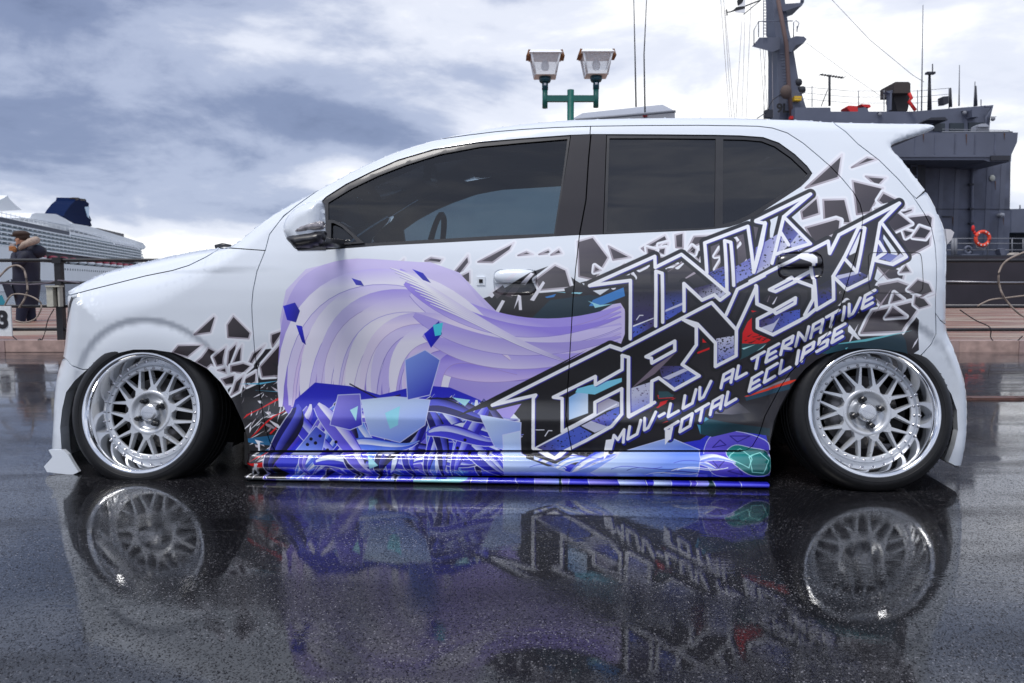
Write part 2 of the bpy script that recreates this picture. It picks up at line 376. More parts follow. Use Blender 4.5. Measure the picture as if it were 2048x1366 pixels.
def shard(P, dark=(66, 58, 64), d2=(40, 34, 40), w_=5, white=True):
    P = [tuple(p) for p in P]; x = [p[0] for p in P]; y = [p[1] for p in P]
    if white: stroke(P, w_*2+5, (244, 246, 252), True)
    fill(P, dark, d2, ((min(x), min(y)), (max(x), max(y)))); stroke(P, w_, (142, 130, 140), True, c1=(232, 228, 236), g=((min(x), max(y)), (max(x), min(y))))
def speck(P, n, c, s0=.8, s1=3.2, seed=1):
    r = random.Random(seed); x = [p[0] for p in P]; y = [p[1] for p in P]; k = 0
    while k < n:
        a, b = r.uniform(min(x), max(x)), r.uniform(min(y), max(y)); k += 1
        if inpoly(P, np.array([a]), np.array([b]))[0]:
            s = r.uniform(s0, s1)*r.random()**.5; m_ = r.randint(4, 6); t0 = r.random()*6
            fill([(a+s*r.uniform(.6, 1.3)*math.cos(t0+6.283*i/m_), b+s*r.uniform(.5, 1)*math.sin(t0+6.283*i/m_)) for i in range(m_)], c)
def Z(ox, oy, k, P): return [(ox+a/k, oy+b/k) for a, b in P]
z1 = lambda *P: Z(1140, 440, 5.115, P)
z2 = lambda *P: Z(1500, 370, 5.115, P)
z3 = lambda *P: Z(920, 660, 5.115, P)
z4 = lambda *P: Z(1200, 560, 5.115, P)
z5 = lambda *P: Z(1180, 700, 5.115, P)
z6 = lambda *P: Z(1440, 540, 5.115, P)
z7 = lambda *P: Z(340, 600, 6.827, P)
z8 = lambda *P: Z(470, 760, 6.827, P)
z9 = lambda *P: Z(1400, 300, 3.413, P)
K1, K2, K3 = (20, 18, 22), (46, 40, 46), (74, 64, 70)

# --- dark backgrounds
fill([(958,600),(985,590),(1060,545),(1110,528),(1150,560),(1200,590),(1245,560),(1320,530),(1400,480),(1470,470),(1600,480),(1700,520),(1800,600),(1838,640),(1838,700),(1700,790),(1600,800),(1560,830),(1552,905),(1300,905),(1240,900),(1180,930),(1040,930),(1040,840),(1000,800),(1000,700)], (26,24,28), (40,36,42), ((1100,900),(1600,500)))
fill([(455,780),(478,752),(500,718),(520,700),(600,690),(640,760),(640,975),(495,975),(495,880),(470,820)], (30,27,30))
fill(z1((560,520),(860,380),(900,440),(1140,330),(1360,250),(1360,220),(1800,40),(1900,0),(2046,-100),(2046,300),(1660,680),(400,700),(100,640)), (92,84,92), (26,24,28), ((1300,490),(1300,575)))
# rear dark shards
for P in ([(1155,483),(1186,474),(1217,515),(1190,560),(1158,553)], [(1217,492),(1262,515),(1226,520)], [(1350,470),(1367,465),(1366,496),(1352,495)], [(1376,497),(1388,473),(1430,470),(1420,480)],
          [(1283,497),(1330,470),(1335,480),(1290,503)], [(1318,490),(1337,485),(1330,510),(1320,512)], [(956,524),(1028,485),(1020,500),(985,525)], [(907,546),(936,510),(938,525),(916,553)], [(912,556),(940,542),(940,566)],
          [(1036,511),(1053,503),(1067,509)], [(1078,509),(1097,499),(1104,507)], [(1102,510),(1118,498),(1124,507)], [(783,541),(808,518),(806,530)], [(850,522),(862,515),(886,518),(880,526)], [(1070,560),(1110,530),(1132,540),(1142,575),(1080,580)]):
    shard(P, (90,82,88), (44,38,44), 3.2)
for P in (z9((970,30),(945,190),(720,260)), z9((1035,120),(1140,50),(1220,62)), z9((1130,180),(1270,190),(1210,250)), z9((1040,210),(1250,260),(1160,425),(1070,440)), z9((1250,290),(1370,350),(1330,440),(1215,345)),
          z9((840,340),(990,335),(1030,500),(850,500)), z9((690,420),(800,320),(815,435),(700,470)), z9((1300,470),(1560,440),(1590,460),(1570,650),(1440,720),(1330,600)), z9((1190,780),(1410,760),(1380,910),(1280,880)),
          z9((1220,920),(1350,895),(1600,985),(1270,1090),(1180,1000)), z9((1180,1100),(1440,1035),(1490,1085),(1380,1240),(1100,1250)), z9((720,530),(930,470),(960,480),(950,560),(780,640)), z9((1340,430),(1455,395),(1450,420),(1370,450)), z9((1380,380),(1400,372),(1396,395),(1360,398))):
    shard(P, (74,65,71), (44,37,42), 3.6)
re_ = random.Random(9)
for i in range(34):
    if i < 16: x, y, sz = re_.uniform(1190, 1480), 0, re_.uniform(8, 17); y = 545-(x-1190)*.12+re_.uniform(-34, 20)
    else: x, y, sz = re_.uniform(1690, 1850), re_.uniform(420, 680), re_.uniform(9, 22)
    a0 = re_.uniform(0, 6.28); n_ = re_.choice([3, 3, 4, 5]); shard([(x+sz*re_.uniform(.7, 1.5)*math.cos(a0+6.283*k/n_), y+sz*re_.uniform(.6, 1.2)*math.sin(a0+6.283*k/n_)) for k in range(n_)], re_.choice([(70,60,66), (40,34,38), (96,86,94)]), (34,28,32), 2.6)
for i in range(40):
    x, y = re_.uniform(1180, 1860), re_.uniform(490, 690)
    if y > 760-(x-1180)*.1 or (x < 1500 and y > 560): continue
    th = re_.uniform(-1.2, -.3); L_ = re_.uniform(12, 46); c, s_ = math.cos(th), math.sin(th); t = re_.uniform(1.2, 3.2); fill([(x-c*L_, y-s_*L_), (x+s_*t, y-c*t), (x+c*L_, y+s_*L_), (x-s_*t, y+c*t)], re_.choice([(238,236,244), (180,168,178), (120,108,116)]))
fill(z6((930,860),(1130,770),(1440,720),(1860,650),(1900,720),(1920,860),(1500,810),(1300,830),(1170,880),(1080,855)), (28,84,98), (16,52,66), ((1660,690),(1690,705)))
for P in (z6((1100,770),(1440,715),(1960,620),(1500,730),(1300,750)), z6((1110,860),(1170,880),(1250,830),(1200,845)), z6((1280,800),(1310,790),(1290,815))): fill(P, (110,196,204))
fill(z6((1310,540),(1440,710),(1410,712),(1310,630)), (240,243,250))
for P in ([(1010,560),(1030,544),(1035,547),(1018,563)], [(1040,568),(1062,545),(1068,548),(1050,570)], [(985,632),(1004,600),(1010,602),(993,634)], [(1028,618),(1036,590),(1042,592),(1044,620),(1038,620),(1037,600)], [(1060,600),(1086,562),(1090,566),(1068,602)], [(975,590),(1000,566),(1006,570),(984,596)]): fill(P, (236,234,242))
for P in ([(985,585),(1005,570),(1012,582),(994,598)], [(1010,592),(1030,566),(1040,572),(1024,596)]): fill(P, (70,62,68))
# middle: teal glow, blue flicks, red slashes
fill([(1060,640),(1100,600),(1180,590),(1230,600),(1240,650),(1120,720),(1030,690),(1010,665),(1040,665)], (12,52,68), (6,28,40), ((1080,600),(1130,700)))
for P in ([(1186,600),(1247,575),(1250,592),(1200,612),(1178,612)], [(1020,665),(1060,640),(1080,646),(1050,662),(1035,672)], [(1090,594),(1112,588),(1108,594),(1094,596)]): fill(P, (58,134,208))
for P in ([(1176,602),(1200,610),(1225,608),(1190,616),(1186,608)], [(1110,584),(1165,585),(1160,588)]): fill(P, (160,226,240))
for P in (z4((1510,430),(1590,350),(1630,335),(1560,520),(1750,610),(1640,680),(1450,700),(1460,540)), z4((1050,600),(1090,640),(1050,640)), z4((990,740),(1120,690),(1120,710),(1000,755)), z4((1540,310),(1600,320),(1560,330)),
          z5((690,460),(820,470),(860,490),(700,500)), z5((690,540),(880,490),(700,590),(610,630)), z5((740,750),(830,705),(800,730)), z5((980,640),(1240,560),(1220,640),(1000,730))): fill(P, (222,14,18))
for i in range(14):
    a = rnd.uniform(1460, 1740); b = rnd.uniform(560, 700); fill(z4((a, b), (a+rnd.uniform(40, 110), b-rnd.uniform(10, 34)), (a+20, b+8)), (90,8,12))
for P in (z4((1450,720),(1600,660),(1700,640),(1600,740),(1400,830),(1400,770)), z4((600,1140),(780,1140),(740,1200),(600,1210)), z6((220,750),(470,760),(380,840),(220,900))): fill(P, (40,78,86))
for P in (z4((1450,700),(1590,660),(1470,712)), z4((1600,730),(1700,655),(1640,720))): fill(P, (190,240,240))

# --- left cluster of splinters
for P in (z7((330,475),(600,215),(620,240),(555,445)), z7((865,215),(1100,450),(1075,530),(790,510),(780,340)), z7((30,720),(110,620),(450,610),(240,780)), z7((350,850),(430,780),(520,650),(640,710),(590,780),(700,850),(690,940),(560,880),(500,930)),
          z7((590,780),(770,630),(720,880),(640,900)), z7((800,700),(910,580),(900,730),(820,900),(780,900)), z7((930,680),(985,610),(960,860),(860,860)), z7((1060,890),(1130,730),(1300,610),(1240,700),(1160,800),(1090,900)),
          z7((1380,560),(1380,470),(1540,410),(1500,500),(1400,640)), z7((830,900),(1000,860),(1110,900),(1000,1000),(830,980)), z7((1230,910),(1500,600),(1680,640),(1570,1030),(1260,1050)), z7((650,960),(760,920),(770,1000)),
          z7((700,1080),(880,1020),(880,1150),(760,1160)), z7((1010,1080),(1180,980),(1170,1120),(1040,1180)), z7((900,1110),(1010,1020),(940,1240),(830,1300))):
    shard(P, (58,46,50), (26,20,24), 3.0)
rr = random.Random(5)
for i in range(95):
    x = rr.uniform(478, 600); y = rr.uniform(752, 960)
    if x < 478+(y-752)*.15: continue
    th = rr.choice([-.6, -.5, -1.2, -1.35, -.9, .5])+rr.uniform(-.2, .2); L_ = rr.uniform(9, 42)*(1 if y < 900 else .6); t = rr.uniform(1.2, 4.2)
    c, s = math.cos(th), math.sin(th); g = rr.choice([(232,230,236), (200,192,200), (150,142,150), (240,240,246)])
    fill([(x-c*L_/2, y-s*L_/2), (x-s*t*.7, y+c*t*.7), (x+c*L_/2, y+s*L_/2), (x+s*t*.7+2, y-c*t*.7)], g)
for i in range(22):
    x = rr.uniform(500, 610); y = rr.uniform(700, 900); a = [(x+rr.uniform(-16, 16), y+rr.uniform(-14, 14)) for _ in range(3)]; fill(a, (34,30,33))
def slash(P, c): fill(P, c)
for P in (z8((110,530),(160,470),(340,390),(560,260),(780,130),(960,70),(930,160),(700,240),(560,290),(400,370),(200,470)), z8((620,360),(760,260),(920,160),(900,200),(760,290),(640,350)), z8((200,800),(400,590),(520,490),(760,390),(700,420),(540,500),(430,590),(300,720)),
          z8((470,730),(570,630),(560,670),(490,740)), z8((500,940),(720,870),(890,800),(800,960),(620,1020),(500,1120),(380,1160),(560,1010)), z8((220,1110),(500,920),(600,900),(440,1000),(300,1060)), z8((200,1110),(420,1090),(820,1040),(700,1090),(470,1150),(400,1160)), z8((690,1170),(760,1100),(880,1075),(780,1120))): fill(P, (226,18,18))
for P in (z8((170,800),(440,765),(1000,670),(930,730),(560,900),(340,880),(180,850)), z8((340,1000),(520,900),(560,890),(400,1010))): fill(P, (22,104,150), (10,58,88), ((500,880),(600,865)))
for P in (z8((50,55),(320,40),(600,10),(340,62)), z8((280,140),(620,160),(690,190),(600,165)), z8((560,890),(760,820),(720,850),(560,910)), z8((430,1140),(520,1200),(600,1260),(500,1210)), z8((600,120),(820,60),(700,190))): fill(P, (96,186,220))
for P in (z8((270,815),(330,830),(390,850),(340,850),(340,1000),(280,1010),(320,970),(310,880)), z8((330,1100),(370,1110),(330,1290),(320,1180)), z8((230,1270),(360,1100),(380,1110),(250,1280))): fill(P, (236,238,244))

# --- flowing bands (plain abstract stand-in in the colours of the artwork)
LIL = [((226,214,250), (172,150,236)), ((236,228,252), (196,180,244)), ((204,190,246), (150,128,226)), ((244,240,254), (214,204,248)), ((190,172,240), (142,118,222))]
fill([(566,700),(560,640),(572,580),(612,538),(680,522),(742,528),(800,525),(860,524),(918,545),(960,590),(1010,640),(1080,668),(1160,650),(1240,612),(1241,680),(1170,716),(1100,752),(1040,790),(1000,830),(930,820),(820,800),(740,800),(650,790),(600,800),(585,760)], (222,212,248), (176,160,236), ((700,520),(760,800)))
rb = random.Random(11)
SK = [((228,218,253), (176,158,246)), ((204,190,250), (148,126,238)), ((244,240,255), (206,192,252)), ((186,168,248), (130,108,230)), ((226,206,250), (166,148,242))]
BASE = catmull([(560,790),(558,700),(572,610),(612,548),(690,519),(790,521),(868,530),(925,560),(962,604),(1014,646),(1080,668),(1155,650),(1241,606),(1241,690),(1150,740),(1060,790),(1000,850),(900,830),(780,820),(650,830),(590,840)], 4, True)
fill(BASE, (216,204,248), (140,118,226), ((720,520),(640,820)))
arcs = []
for i in range(38):          # nested waves rising at the left and running out to the right
    t = (i/37)**.9; j = rb.uniform(-7, 7)
    arcs.append((t, [(562+t*330+j, 812-10*t+rb.uniform(-14, 14)), (548+t*330+j, 480+t*215+j), (880+t*60, 500+t*215+j), (1006+t*30, 690+t*60+j)]))
    if i % 2 == 0: arcs.append((t, [(800+t*60+j, 540+t*190), (900+t*40, 610+t*150+j), (1040, 700+t*60), (1242-max(0, t-.55)*260, 614+t*125+j)]))
rb.shuffle(arcs)
for t, q_ in arcs:
    pale = math.exp(-((t-.42)/.25)**2); a_, b_ = SK[rb.randrange(5)]; mixc = lambda c, w__: tuple(c[k]+((252, 246, 252)[k]-c[k])*w__ for k in range(3))
    ribbon(q_, rb.uniform(22, 46), rb.uniform(14, 34), mixc(a_, .6*pale), mixc(b_, .45*pale), line=rb.choice([(150,132,222), (120,100,204), (176,150,214)]), lw=1.1, n=24)
for i in range(9): ribbon([(780+i*10, 536+i*9), (850+i*16, 556+i*12), (920+i*14, 620+i*10), (1060+i*12, 690+i*5)], 6, 3, (252,250,255), (226,218,250), lw=.8, n=20)
for P in ([(566,612),(590,605),(600,622),(592,645),(574,640)], [(592,650),(604,652),(612,690),(604,684)], [(703,556),(722,562),(728,572),(712,570)], [(824,538),(846,546),(862,566),(846,560)], [(848,668),(878,642),(884,668),(862,696)]): fill(P, (28,24,220), (16,14,150), (P[0], P[2]))
fill([(866,650),(886,645),(882,670),(870,672)], (70,214,232))
# blue plates
B0, B1, B2, B3 = (20,18,190), (70,70,226), (132,160,240), (206,226,252)
fill([(590,800),(630,765),(700,772),(760,790),(840,770),(900,775),(960,800),(1000,835),(1041,850),(1041,905),(1180,930),(1240,905),(1400,880),(1445,850),(1530,860),(1540,905),(1540,975),(610,975),(560,925)], (34,32,196), (52,60,214), ((600,770),(620,960)))
def plate(P, c0, c1, g, hl=(214,220,255), lw=1.5): fill(P, c0, c1, g); stroke(P, lw, hl, True, a=.9)
def cplate(P, *a, **k): plate(catmull(P, 4, True), *a, **k)
PL = [([(596,815),(612,775),(648,768),(640,800),(610,812)], B1, B0, ((600,770),(650,810))), ([(610,812),(638,790),(640,830),(622,880),(604,850)], B2, B0, ((605,800),(645,850))),
      ([(640,780),(700,790),(706,860),(690,905),(650,900),(640,850)], (30,16,70), (14,10,40), ((640,780),(700,900))), ([(588,905),(632,852),(652,868),(644,905)], B0, B2, ((650,850),(600,905))),
      ([(676,790),(720,788),(725,850),(700,860),(660,850)], (150,140,238), B0, ((676,790),(720,860))), ([(722,800),(790,793),(860,800),(850,850),(800,885),(740,870)], B3, B2, ((760,800),(790,880))),
      ([(690,860),(740,850),(800,890),(780,910),(720,895)], B1, B0, ((700,850),(760,900))), ([(785,805),(850,800),(846,860),(800,890),(775,840)], (120,110,230), B0, ((800,800),(810,890))),
      ([(810,720),(850,700),(880,720),(860,790),(815,800)], B2, B0, ((815,720),(870,790))), ([(850,760),(900,770),(860,900),(800,940),(790,905)], (24,14,60), (16,10,44), ((850,760),(820,900))),
      ([(905,790),(950,800),(990,850),(1000,930),(950,940),(900,880)], (60,50,214), (16,14,150), ((905,790),(960,930))), ([(960,830),(1042,845),(1040,905),(990,895)], B3, B2, ((960,830),(1040,900))),
      ([(1005,870),(1040,862),(1042,905),(1140,940),(1240,905),(1260,950),(1100,950),(1010,950)], B3, B2, ((1020,860),(1120,950))), ([(1180,940),(1240,905),(1340,875),(1400,900),(1390,950),(1200,950)], B3, (110,146,236), ((1240,880),(1290,950))),
      ([(1340,872),(1420,868),(1440,900),(1390,945),(1370,905)], (96,80,210), (60,44,180), ((1340,870),(1400,940))), ([(640,905),(690,905),(720,950),(600,950)], (160,160,246), B0, ((650,905),(660,950))),
      ([(690,905),(760,905),(820,950),(720,950)], B0, B2, ((690,905),(780,950))), ([(800,905),(880,905),(900,950),(820,950)], (50,20,90), B0, ((800,905),(880,950)))]

cplate([(1408,900),(1425,870),(1470,862),(1530,880),(1540,905),(1540,948),(1440,948),(1412,930)], (112,98,226), (58,44,190), ((1420,870),(1500,950)))
cplate([(1452,905),(1470,890),(1500,895),(1536,905),(1536,940),(1500,946),(1465,925)], (40,150,150), (14,96,96), ((1450,890),(1500,940)))
for q in (((1455,912),(1480,897),(1500,912),(1492,930)), ((1495,912),(1520,905),(1534,918),(1520,940),(1498,938))): stroke(q, 1.6, (140,220,214), True)
for q in (((1425,895),(1440,880),(1452,890)), ((1460,872),(1475,884),(1500,872)), ((1420,915),(1432,930),(1444,918)), ((1450,936),(1470,930),(1480,944))): stroke(q, 2, (40,26,140), True)
stroke([(700,768),(760,800),(800,790)], 3, (30,10,60)); 
for i in range(0):
    x = rb.uniform(600, 1400); y = rb.uniform(800, 955); a = rb.uniform(-1.2, 1.2); L_ = rb.uniform(20, 90)
    p = [(x, y), (x+L_*.3*math.cos(a), y+L_*.3*math.sin(a)), (x+L_*.7*math.cos(a+.5), y+L_*.7*math.sin(a+.5)), (x+L_*math.cos(a+.9), y+L_*math.sin(a+.9))]
    if max(q[1] for q in p) < 960 and min(q[1] for q in p) > 785 and max(q[0] for q in p) < 1410: stroke(bez(p, 9), 1.1, rb.choice([(220,224,255), (24,12,70), (150,160,250)]), a=.8)
def chrome(P, g, dk=(18,14,150), md=(70,74,226), lt=(226,236,255)):
    (x0, y0), (x1, y1) = g; c = ((x0+x1)/2, (y0+y1)/2); fill(P, md, dk, g)
    Q = [(c[0]+(x-c[0])*.74, c[1]+(y-c[1])*.74) for x, y in P]
    for k in range(4): f = .74-.16*k; fill([(c[0]+(x-c[0])*f, c[1]+(y-c[1])*f) for x, y in P], lt, a=.26)
    stroke(P, 1.4, (216,220,255), True); stroke([(x+2, y+2) for x, y in P[:len(P)//2+1]], 1.0, (14,8,70))
rc = random.Random(33)
CHR = [((16,12,120), (48,48,214), (226,236,255)), ((24,16,60), (34,26,96), (110,110,190)), ((70,54,200), (128,118,238), (240,238,255)), ((30,60,200), (110,150,244), (244,250,255)), ((12,8,44), (24,22,110), (90,96,226)), ((40,30,170), (80,78,232), (206,214,255))]
def blade(q_, w_, c):
    ribbon(q_, w_, w_*.5, c[1], c[0], line=(222,226,255), lw=1.5, n=14)
    o_ = [(x+w_*.10, y-w_*.12) for x, y in q_]; ribbon(o_, w_*.42, w_*.2, c[2], c[1], line=c[2], lw=.5, n=14)
fan = []
for i in range(30):
    t = i/29; x = 596+t*400; s_ = 1 if i % 2 else -1
    fan.append(([(x-6, 806+rc.uniform(-14, 26)), (x+rc.uniform(-50, 50), 850), (x+s_*rc.uniform(20, 80), 900), (x+s_*rc.uniform(20, 120), 950)], rc.uniform(30, 62), CHR[rc.randrange(6)]))
for i in range(18):
    x = rc.uniform(600, 900); y = rc.uniform(812, 925); fan.append(([(x, y), (x+50, y-30+rc.uniform(-10, 10)), (x+100, y+rc.uniform(-10, 30)), (x+150, y+rc.uniform(-20, 26))], rc.uniform(20, 40), CHR[rc.randrange(6)]))
rc.shuffle(fan)
for q_, w_, c in fan:
    q_ = [(x, min(y, 950)) for x, y in q_]; blade(q_, w_, c)
for i in range(9):
    x = 1010+i*42; blade([(x, 950), (x+26, 915), (x+70, 900), (x+120, 905+rc.uniform(0, 30))], rc.uniform(14, 26), rc.choice([((90,130,240), (160,190,250), (250,253,255)), ((60,80,220), (140,160,248), (244,248,255))]))
for P, a, b, g in PL[3:6]+PL[8:9]+PL[11:14]: plate(P, a, b, g)
for x, y in ((640,872),(672,884),(655,900),(930,880),(915,896),(940,905)): fill([(x+3.4*math.cos(t), y+3.4*math.sin(t)) for t in np.linspace(0, 6.28, 12)[:-1]], (12,6,30))
for P in ([(770,826),(800,812),(796,850),(780,858)], [(905,795),(940,800),(930,812)], [(740,905),(762,925),(745,932)]): fill(P, (150,226,244))
for i in range(10):
    x = rc.uniform(1050, 1380); y = rc.uniform(908, 945); stroke(bez([(x, y), (x+30, y-14), (x+70, y+6), (x+100, y-4)], 10), 1.2, rc.choice([(60,70,200), (240,246,255), (30,30,140)]))
for c in ((622,878),(615,889),(631,886)): fill([(c[0]+3.6*math.cos(t), c[1]+3.6*math.sin(t)) for t in np.linspace(0, 6.28, 12)[:-1]], (16,8,30))
for k, P in enumerate(([(700,820),(716,812),(712,842)], [(905,795),(940,800),(930,812)], [(740,905),(760,925),(745,930)])): fill(P, (176,236,246))
# bottom roll of the wrap
fill([(480,950),(1545,950),(1545,985),(480,985)], (24,60,66))
rr = random.Random(21); x = 540
while x < 1535:
    w_ = rr.uniform(14, 70); k = rr.uniform(-25, 25); c = rr.choice([B0, B1, B2, B3, (96,80,210), (150,140,236), (30,20,120), B1, B3]); c2 = rr.choice([B0, B1, B2])
    fill([(x, 950), (x+w_, 950), (x+w_+k, 985), (x+k, 985)], c, c2, ((x, 950), (x+w_, 980))); stroke([(x, 950), (x+k, 985)], 1.2, (214,220,255)); x += w_*rr.uniform(.7, 1.1)
fill([(832,952),(940,950),(920,958),(836,964)], (150,226,226))
# sill: orange streak, grey fin
fill(z5((1580,475),(2046,310),(2046,400),(1600,520)), (30,70,92)); fill(z5((1580,475),(2046,312),(2120,300),(2046,345),(1600,480)), (238,60,30)); fill(z5((1590,470),(1700,420),(2046,280),(2046,310)), (150,140,150))
fill(z5((1250,650),(1330,600),(1500,520),(1640,640),(1450,660)), (140,136,148), (60,58,66), ((1440,810),(1480,830)))
fill(z5((1090,740),(1150,690),(1400,740),(1840,800),(1840,880),(1500,830),(1250,890),(1130,860)), (24,84,98), (14,50,62), ((1410,840),(1430,870)))
fill(z5((1090,740),(1150,690),(1240,690),(1130,760),(1130,860)), (84,164,200))

# --- the big lettering: black backing, blue speckled inside, white outline
TOP = [z1((200,672),(868,372),(872,485),(1140,352),(1600,735),(1625,752),(1535,820),(1475,765),(1350,820),(1165,650),(1167,930)), z1((200,672),(618,618),(616,1215)), z1((876,1085),(878,525),(943,545),(948,1045)),
       z1((1400,540),(1378,235),(1820,65),(1880,535),(1960,250),(1998,35),(1900,15)), z1((1605,735),(1582,212),(1645,228),(1675,668)),
       z2((60,365),(620,92),(345,325),(225,800)), z2((345,325),(618,600),(262,708)), z2((312,480),(395,612)), z2((155,385),(35,890))]
BOT = [z3((330,770),(1530,165),(1650,205)), z3((330,770),(775,665),(750,700),(748,1210),(970,1290),(1290,1130),(1550,985),(1655,860),(1655,600),(1380,740),(1380,860),(1045,1040),(1045,700),(955,688),(1385,475),(1385,560),(1658,405),(1660,260),(1725,280),(1728,888),(1990,740)),
       z4((105,672),(222,712),(1142,232),(1395,510),(1392,775),(1180,885),(1182,645),(995,450),(850,405)), z4((985,450),(985,665),(840,865),(1015,980),(760,1120),(600,1000),(530,1035),(525,1275),(290,1395),(292,790),(225,775)),
       z4((470,785),(765,625),(765,720),(530,850),(525,800),(470,785)), z4((1395,510),(1600,65),(1605,245),(1760,322),(1610,400),(1610,490),(1770,560),(2046,415)), z4((1290,355),(1405,95),(1680,-45)),
       z2((0,985),(800,575),(815,700),(910,510),(1120,400),(1530,185),(1330,390),(1215,960),(990,1070),(850,935),(855,1170),(680,1275),(645,860),(640,740),(560,700)), z2((640,880),(460,975),(440,945),(200,1070),(260,1090),(480,980),(645,1040),(660,1160)),
       z2((645,1040),(645,1170),(560,1330)), z2((60,1030),(72,1215),(235,1285),(465,1155),(460,1210),(265,1315),(240,1285)), z2((1120,415),(965,740),(850,935)), z2((1120,430),(1175,440),(1090,890),(960,745)), z2((1345,385),(1600,735),(1460,812),(1268,768),(1385,690),(1318,580)), z6((990,390),(880,480),(540,660))]
for P in TOP+BOT: stroke(P, 21, K1)
for P in (z1((160,690),(-40,770),(-60,700),(120,640)), z3((330,770),(-30,880),(60,830),(1300,200)), z3((680,760),(748,700),(760,1300),(970,1366),(900,1366),(680,1290)), z3((330,770),(1530,165),(1650,205),(1660,260),(1650,410),(1385,560),(1385,475),(955,688),(1045,700),(1045,1040),(748,1210),(775,665))): fill(P, K1)
fill(z4((292,790),(222,712),(1142,232),(1395,510),(1182,645),(985,450),(985,665),(600,1000),(530,1035),(292,1100)), (14,12,16), (26,22,30), ((1250,700),(1330,760)))
fill(z2((0,985),(800,575),(815,700),(910,510),(1120,400),(1530,185),(1330,390),(1215,960),(990,1070),(850,935),(855,1170),(680,1275),(640,880),(300,1000),(60,1250)), (32,28,34), (18,16,20), ((1600,480),(1600,600)))
# speckled blue and pale fields inside the letters
DB, MB_, PB = (70,62,120), (78,100,206), (206,208,232)
def field(P, a, b, g, n, dots=(14,12,30)):
    fill(P, a, b, g); speck(P, n, dots, seed=len(P)*n)
field(z3((775,1200),(1220,985),(1350,1060),(1290,1120),(970,1270)), DB, MB_, ((1080,900),(1120,880)), 110)
fill(z3((1240,980),(1340,930),(1530,985),(1380,1050)), PB)
field(z3((1340,930),(1630,780),(1630,870),(1540,970),(1500,985)), (104,98,190), MB_, ((1190,850),(1230,830)), 60)
fill(z3((1400,740),(1500,690),(1630,740),(1630,780),(1400,860)), (150,142,160), PB, ((1200,800),(1230,830)))
field(z3((1745,640),(1960,560),(1960,740),(1745,860)), PB, (120,136,220), ((1280,790),(1280,825)), 60, (120,110,140))
fill(z3((1115,690),(1180,650),(1310,580),(1310,850),(1115,920)), (150,196,246), (214,232,252), ((1140,800),(1170,820))); fill(z3((1200,600),(1310,570),(1655,490),(1655,530),(1380,660),(1180,640)), (130,214,240))
field(z4((310,1110),(530,1040),(510,1290),(310,1366)), PB, (96,110,214), ((1270,790),(1280,825)), 50, (110,100,140))
field(z4((720,1060),(1000,980),(760,1090),(760,1110)), MB_, DB, ((1350,760),(1400,755)), 40); field(z4((600,880),(860,880),(1000,975),(760,1100),(640,1010)), (62,54,98), MB_, ((1340,730),(1370,775)), 110)
fill(z4((640,1000),(860,905),(900,925),(700,1020)), PB); fill(z4((320,1110),(560,880),(780,740),(560,960),(400,1060)), (124,110,124))
field(z4((330,470),(550,390),(550,470),(335,590)), MB_, DB, ((1270,660),(1300,650)), 50); field(z4((335,30),(550,30),(550,385),(330,470)), (26,22,30), (60,52,110), ((1290,580),(1290,650)), 30)
fill(z4((330,468),(550,385),(550,394),(332,484)), (240,242,250)); field(z4((660,30),(845,20),(845,310),(735,380),(660,420)), (30,26,36), MB_, ((1340,580),(1345,635)), 60); fill(z4((660,310),(845,230),(845,255),(660,330)), PB)
field(z4((900,100),(1180,30),(1300,120),(1240,180),(1050,200)), (52,44,90), PB, ((1410,575),(1425,600)), 110)
field(z1((1420,540),(1600,460),(1600,700),(1560,690)), (74,64,110), MB_, ((1430,520),(1440,570)), 60); field(z1((1690,480),(1860,380),(1870,560),(1700,650)), (86,84,170), (150,160,232), ((1480,510),(1490,560)), 70)
field(z1((1905,420),(2046,280),(2046,470),(1890,560)), (60,74,190), PB, ((1515,510),(1535,540)), 60)
field(z2((60,640),(320,480),(390,620),(230,780),(40,880)), (110,112,196), PB, ((1510,500),(1560,520)), 100); field(z2((340,340),(600,600),(440,640),(330,480)), (50,42,72), (120,128,216), ((1570,450),(1600,490)), 50)
field(z2((400,620),(500,490),(620,600),(500,680)), PB, (150,160,230), ((1580,480),(1610,500)), 50)
field(z4((1190,600),(1370,570),(1375,760),(1200,860)), PB, (74,92,200), ((1450,680),(1460,725)), 110); field(z4((1640,420),(1900,330),(2046,300),(2046,400),(1770,540),(1640,480)), (70,60,110), MB_, ((1530,640),(1580,660)), 110)
fill(z4((1640,490),(1780,440),(1840,380),(1760,530)), PB)
field(z2((860,930),(1110,880),(1210,930),(1000,1050)), (90,96,190), (60,62,120), ((1680,550),(1700,575)), 60); fill(z2((880,930),(1100,880),(1140,900),(900,965)), PB)
field(z2((690,1040),(830,960),(840,1160),(700,1240)), (24,20,44), (60,70,180), ((1650,575),(1660,610)), 70); field(z2((1345,420),(1380,690),(1590,740),(1460,790),(1300,750),(1320,590)), (22,20,60), (120,130,200), ((1770,460),(1790,520)), 40)
fill(z2((1430,790),(1540,700),(1590,740),(1460,795)), PB); fill(z2((1130,460),(1150,460),(1085,860),(1000,760),(1110,600)), (20,18,22)); fill(z2((1125,480),(1140,480),(1080,690),(1020,720),(1010,700)), (240,243,250))
for P in TOP+BOT: stroke([(x+2.2, y+1.4) for x, y in P], 6.6, (44,40,170), a=.75)
for P in TOP+BOT: stroke(P, 6.4, (250,251,255))
for P in (z4((820,395),(990,430),(1010,470),(970,490),(860,430)), z2((480,715),(640,705),(680,740),(680,800),(620,800),(610,790),(490,750))): fill(P, (250,251,255))
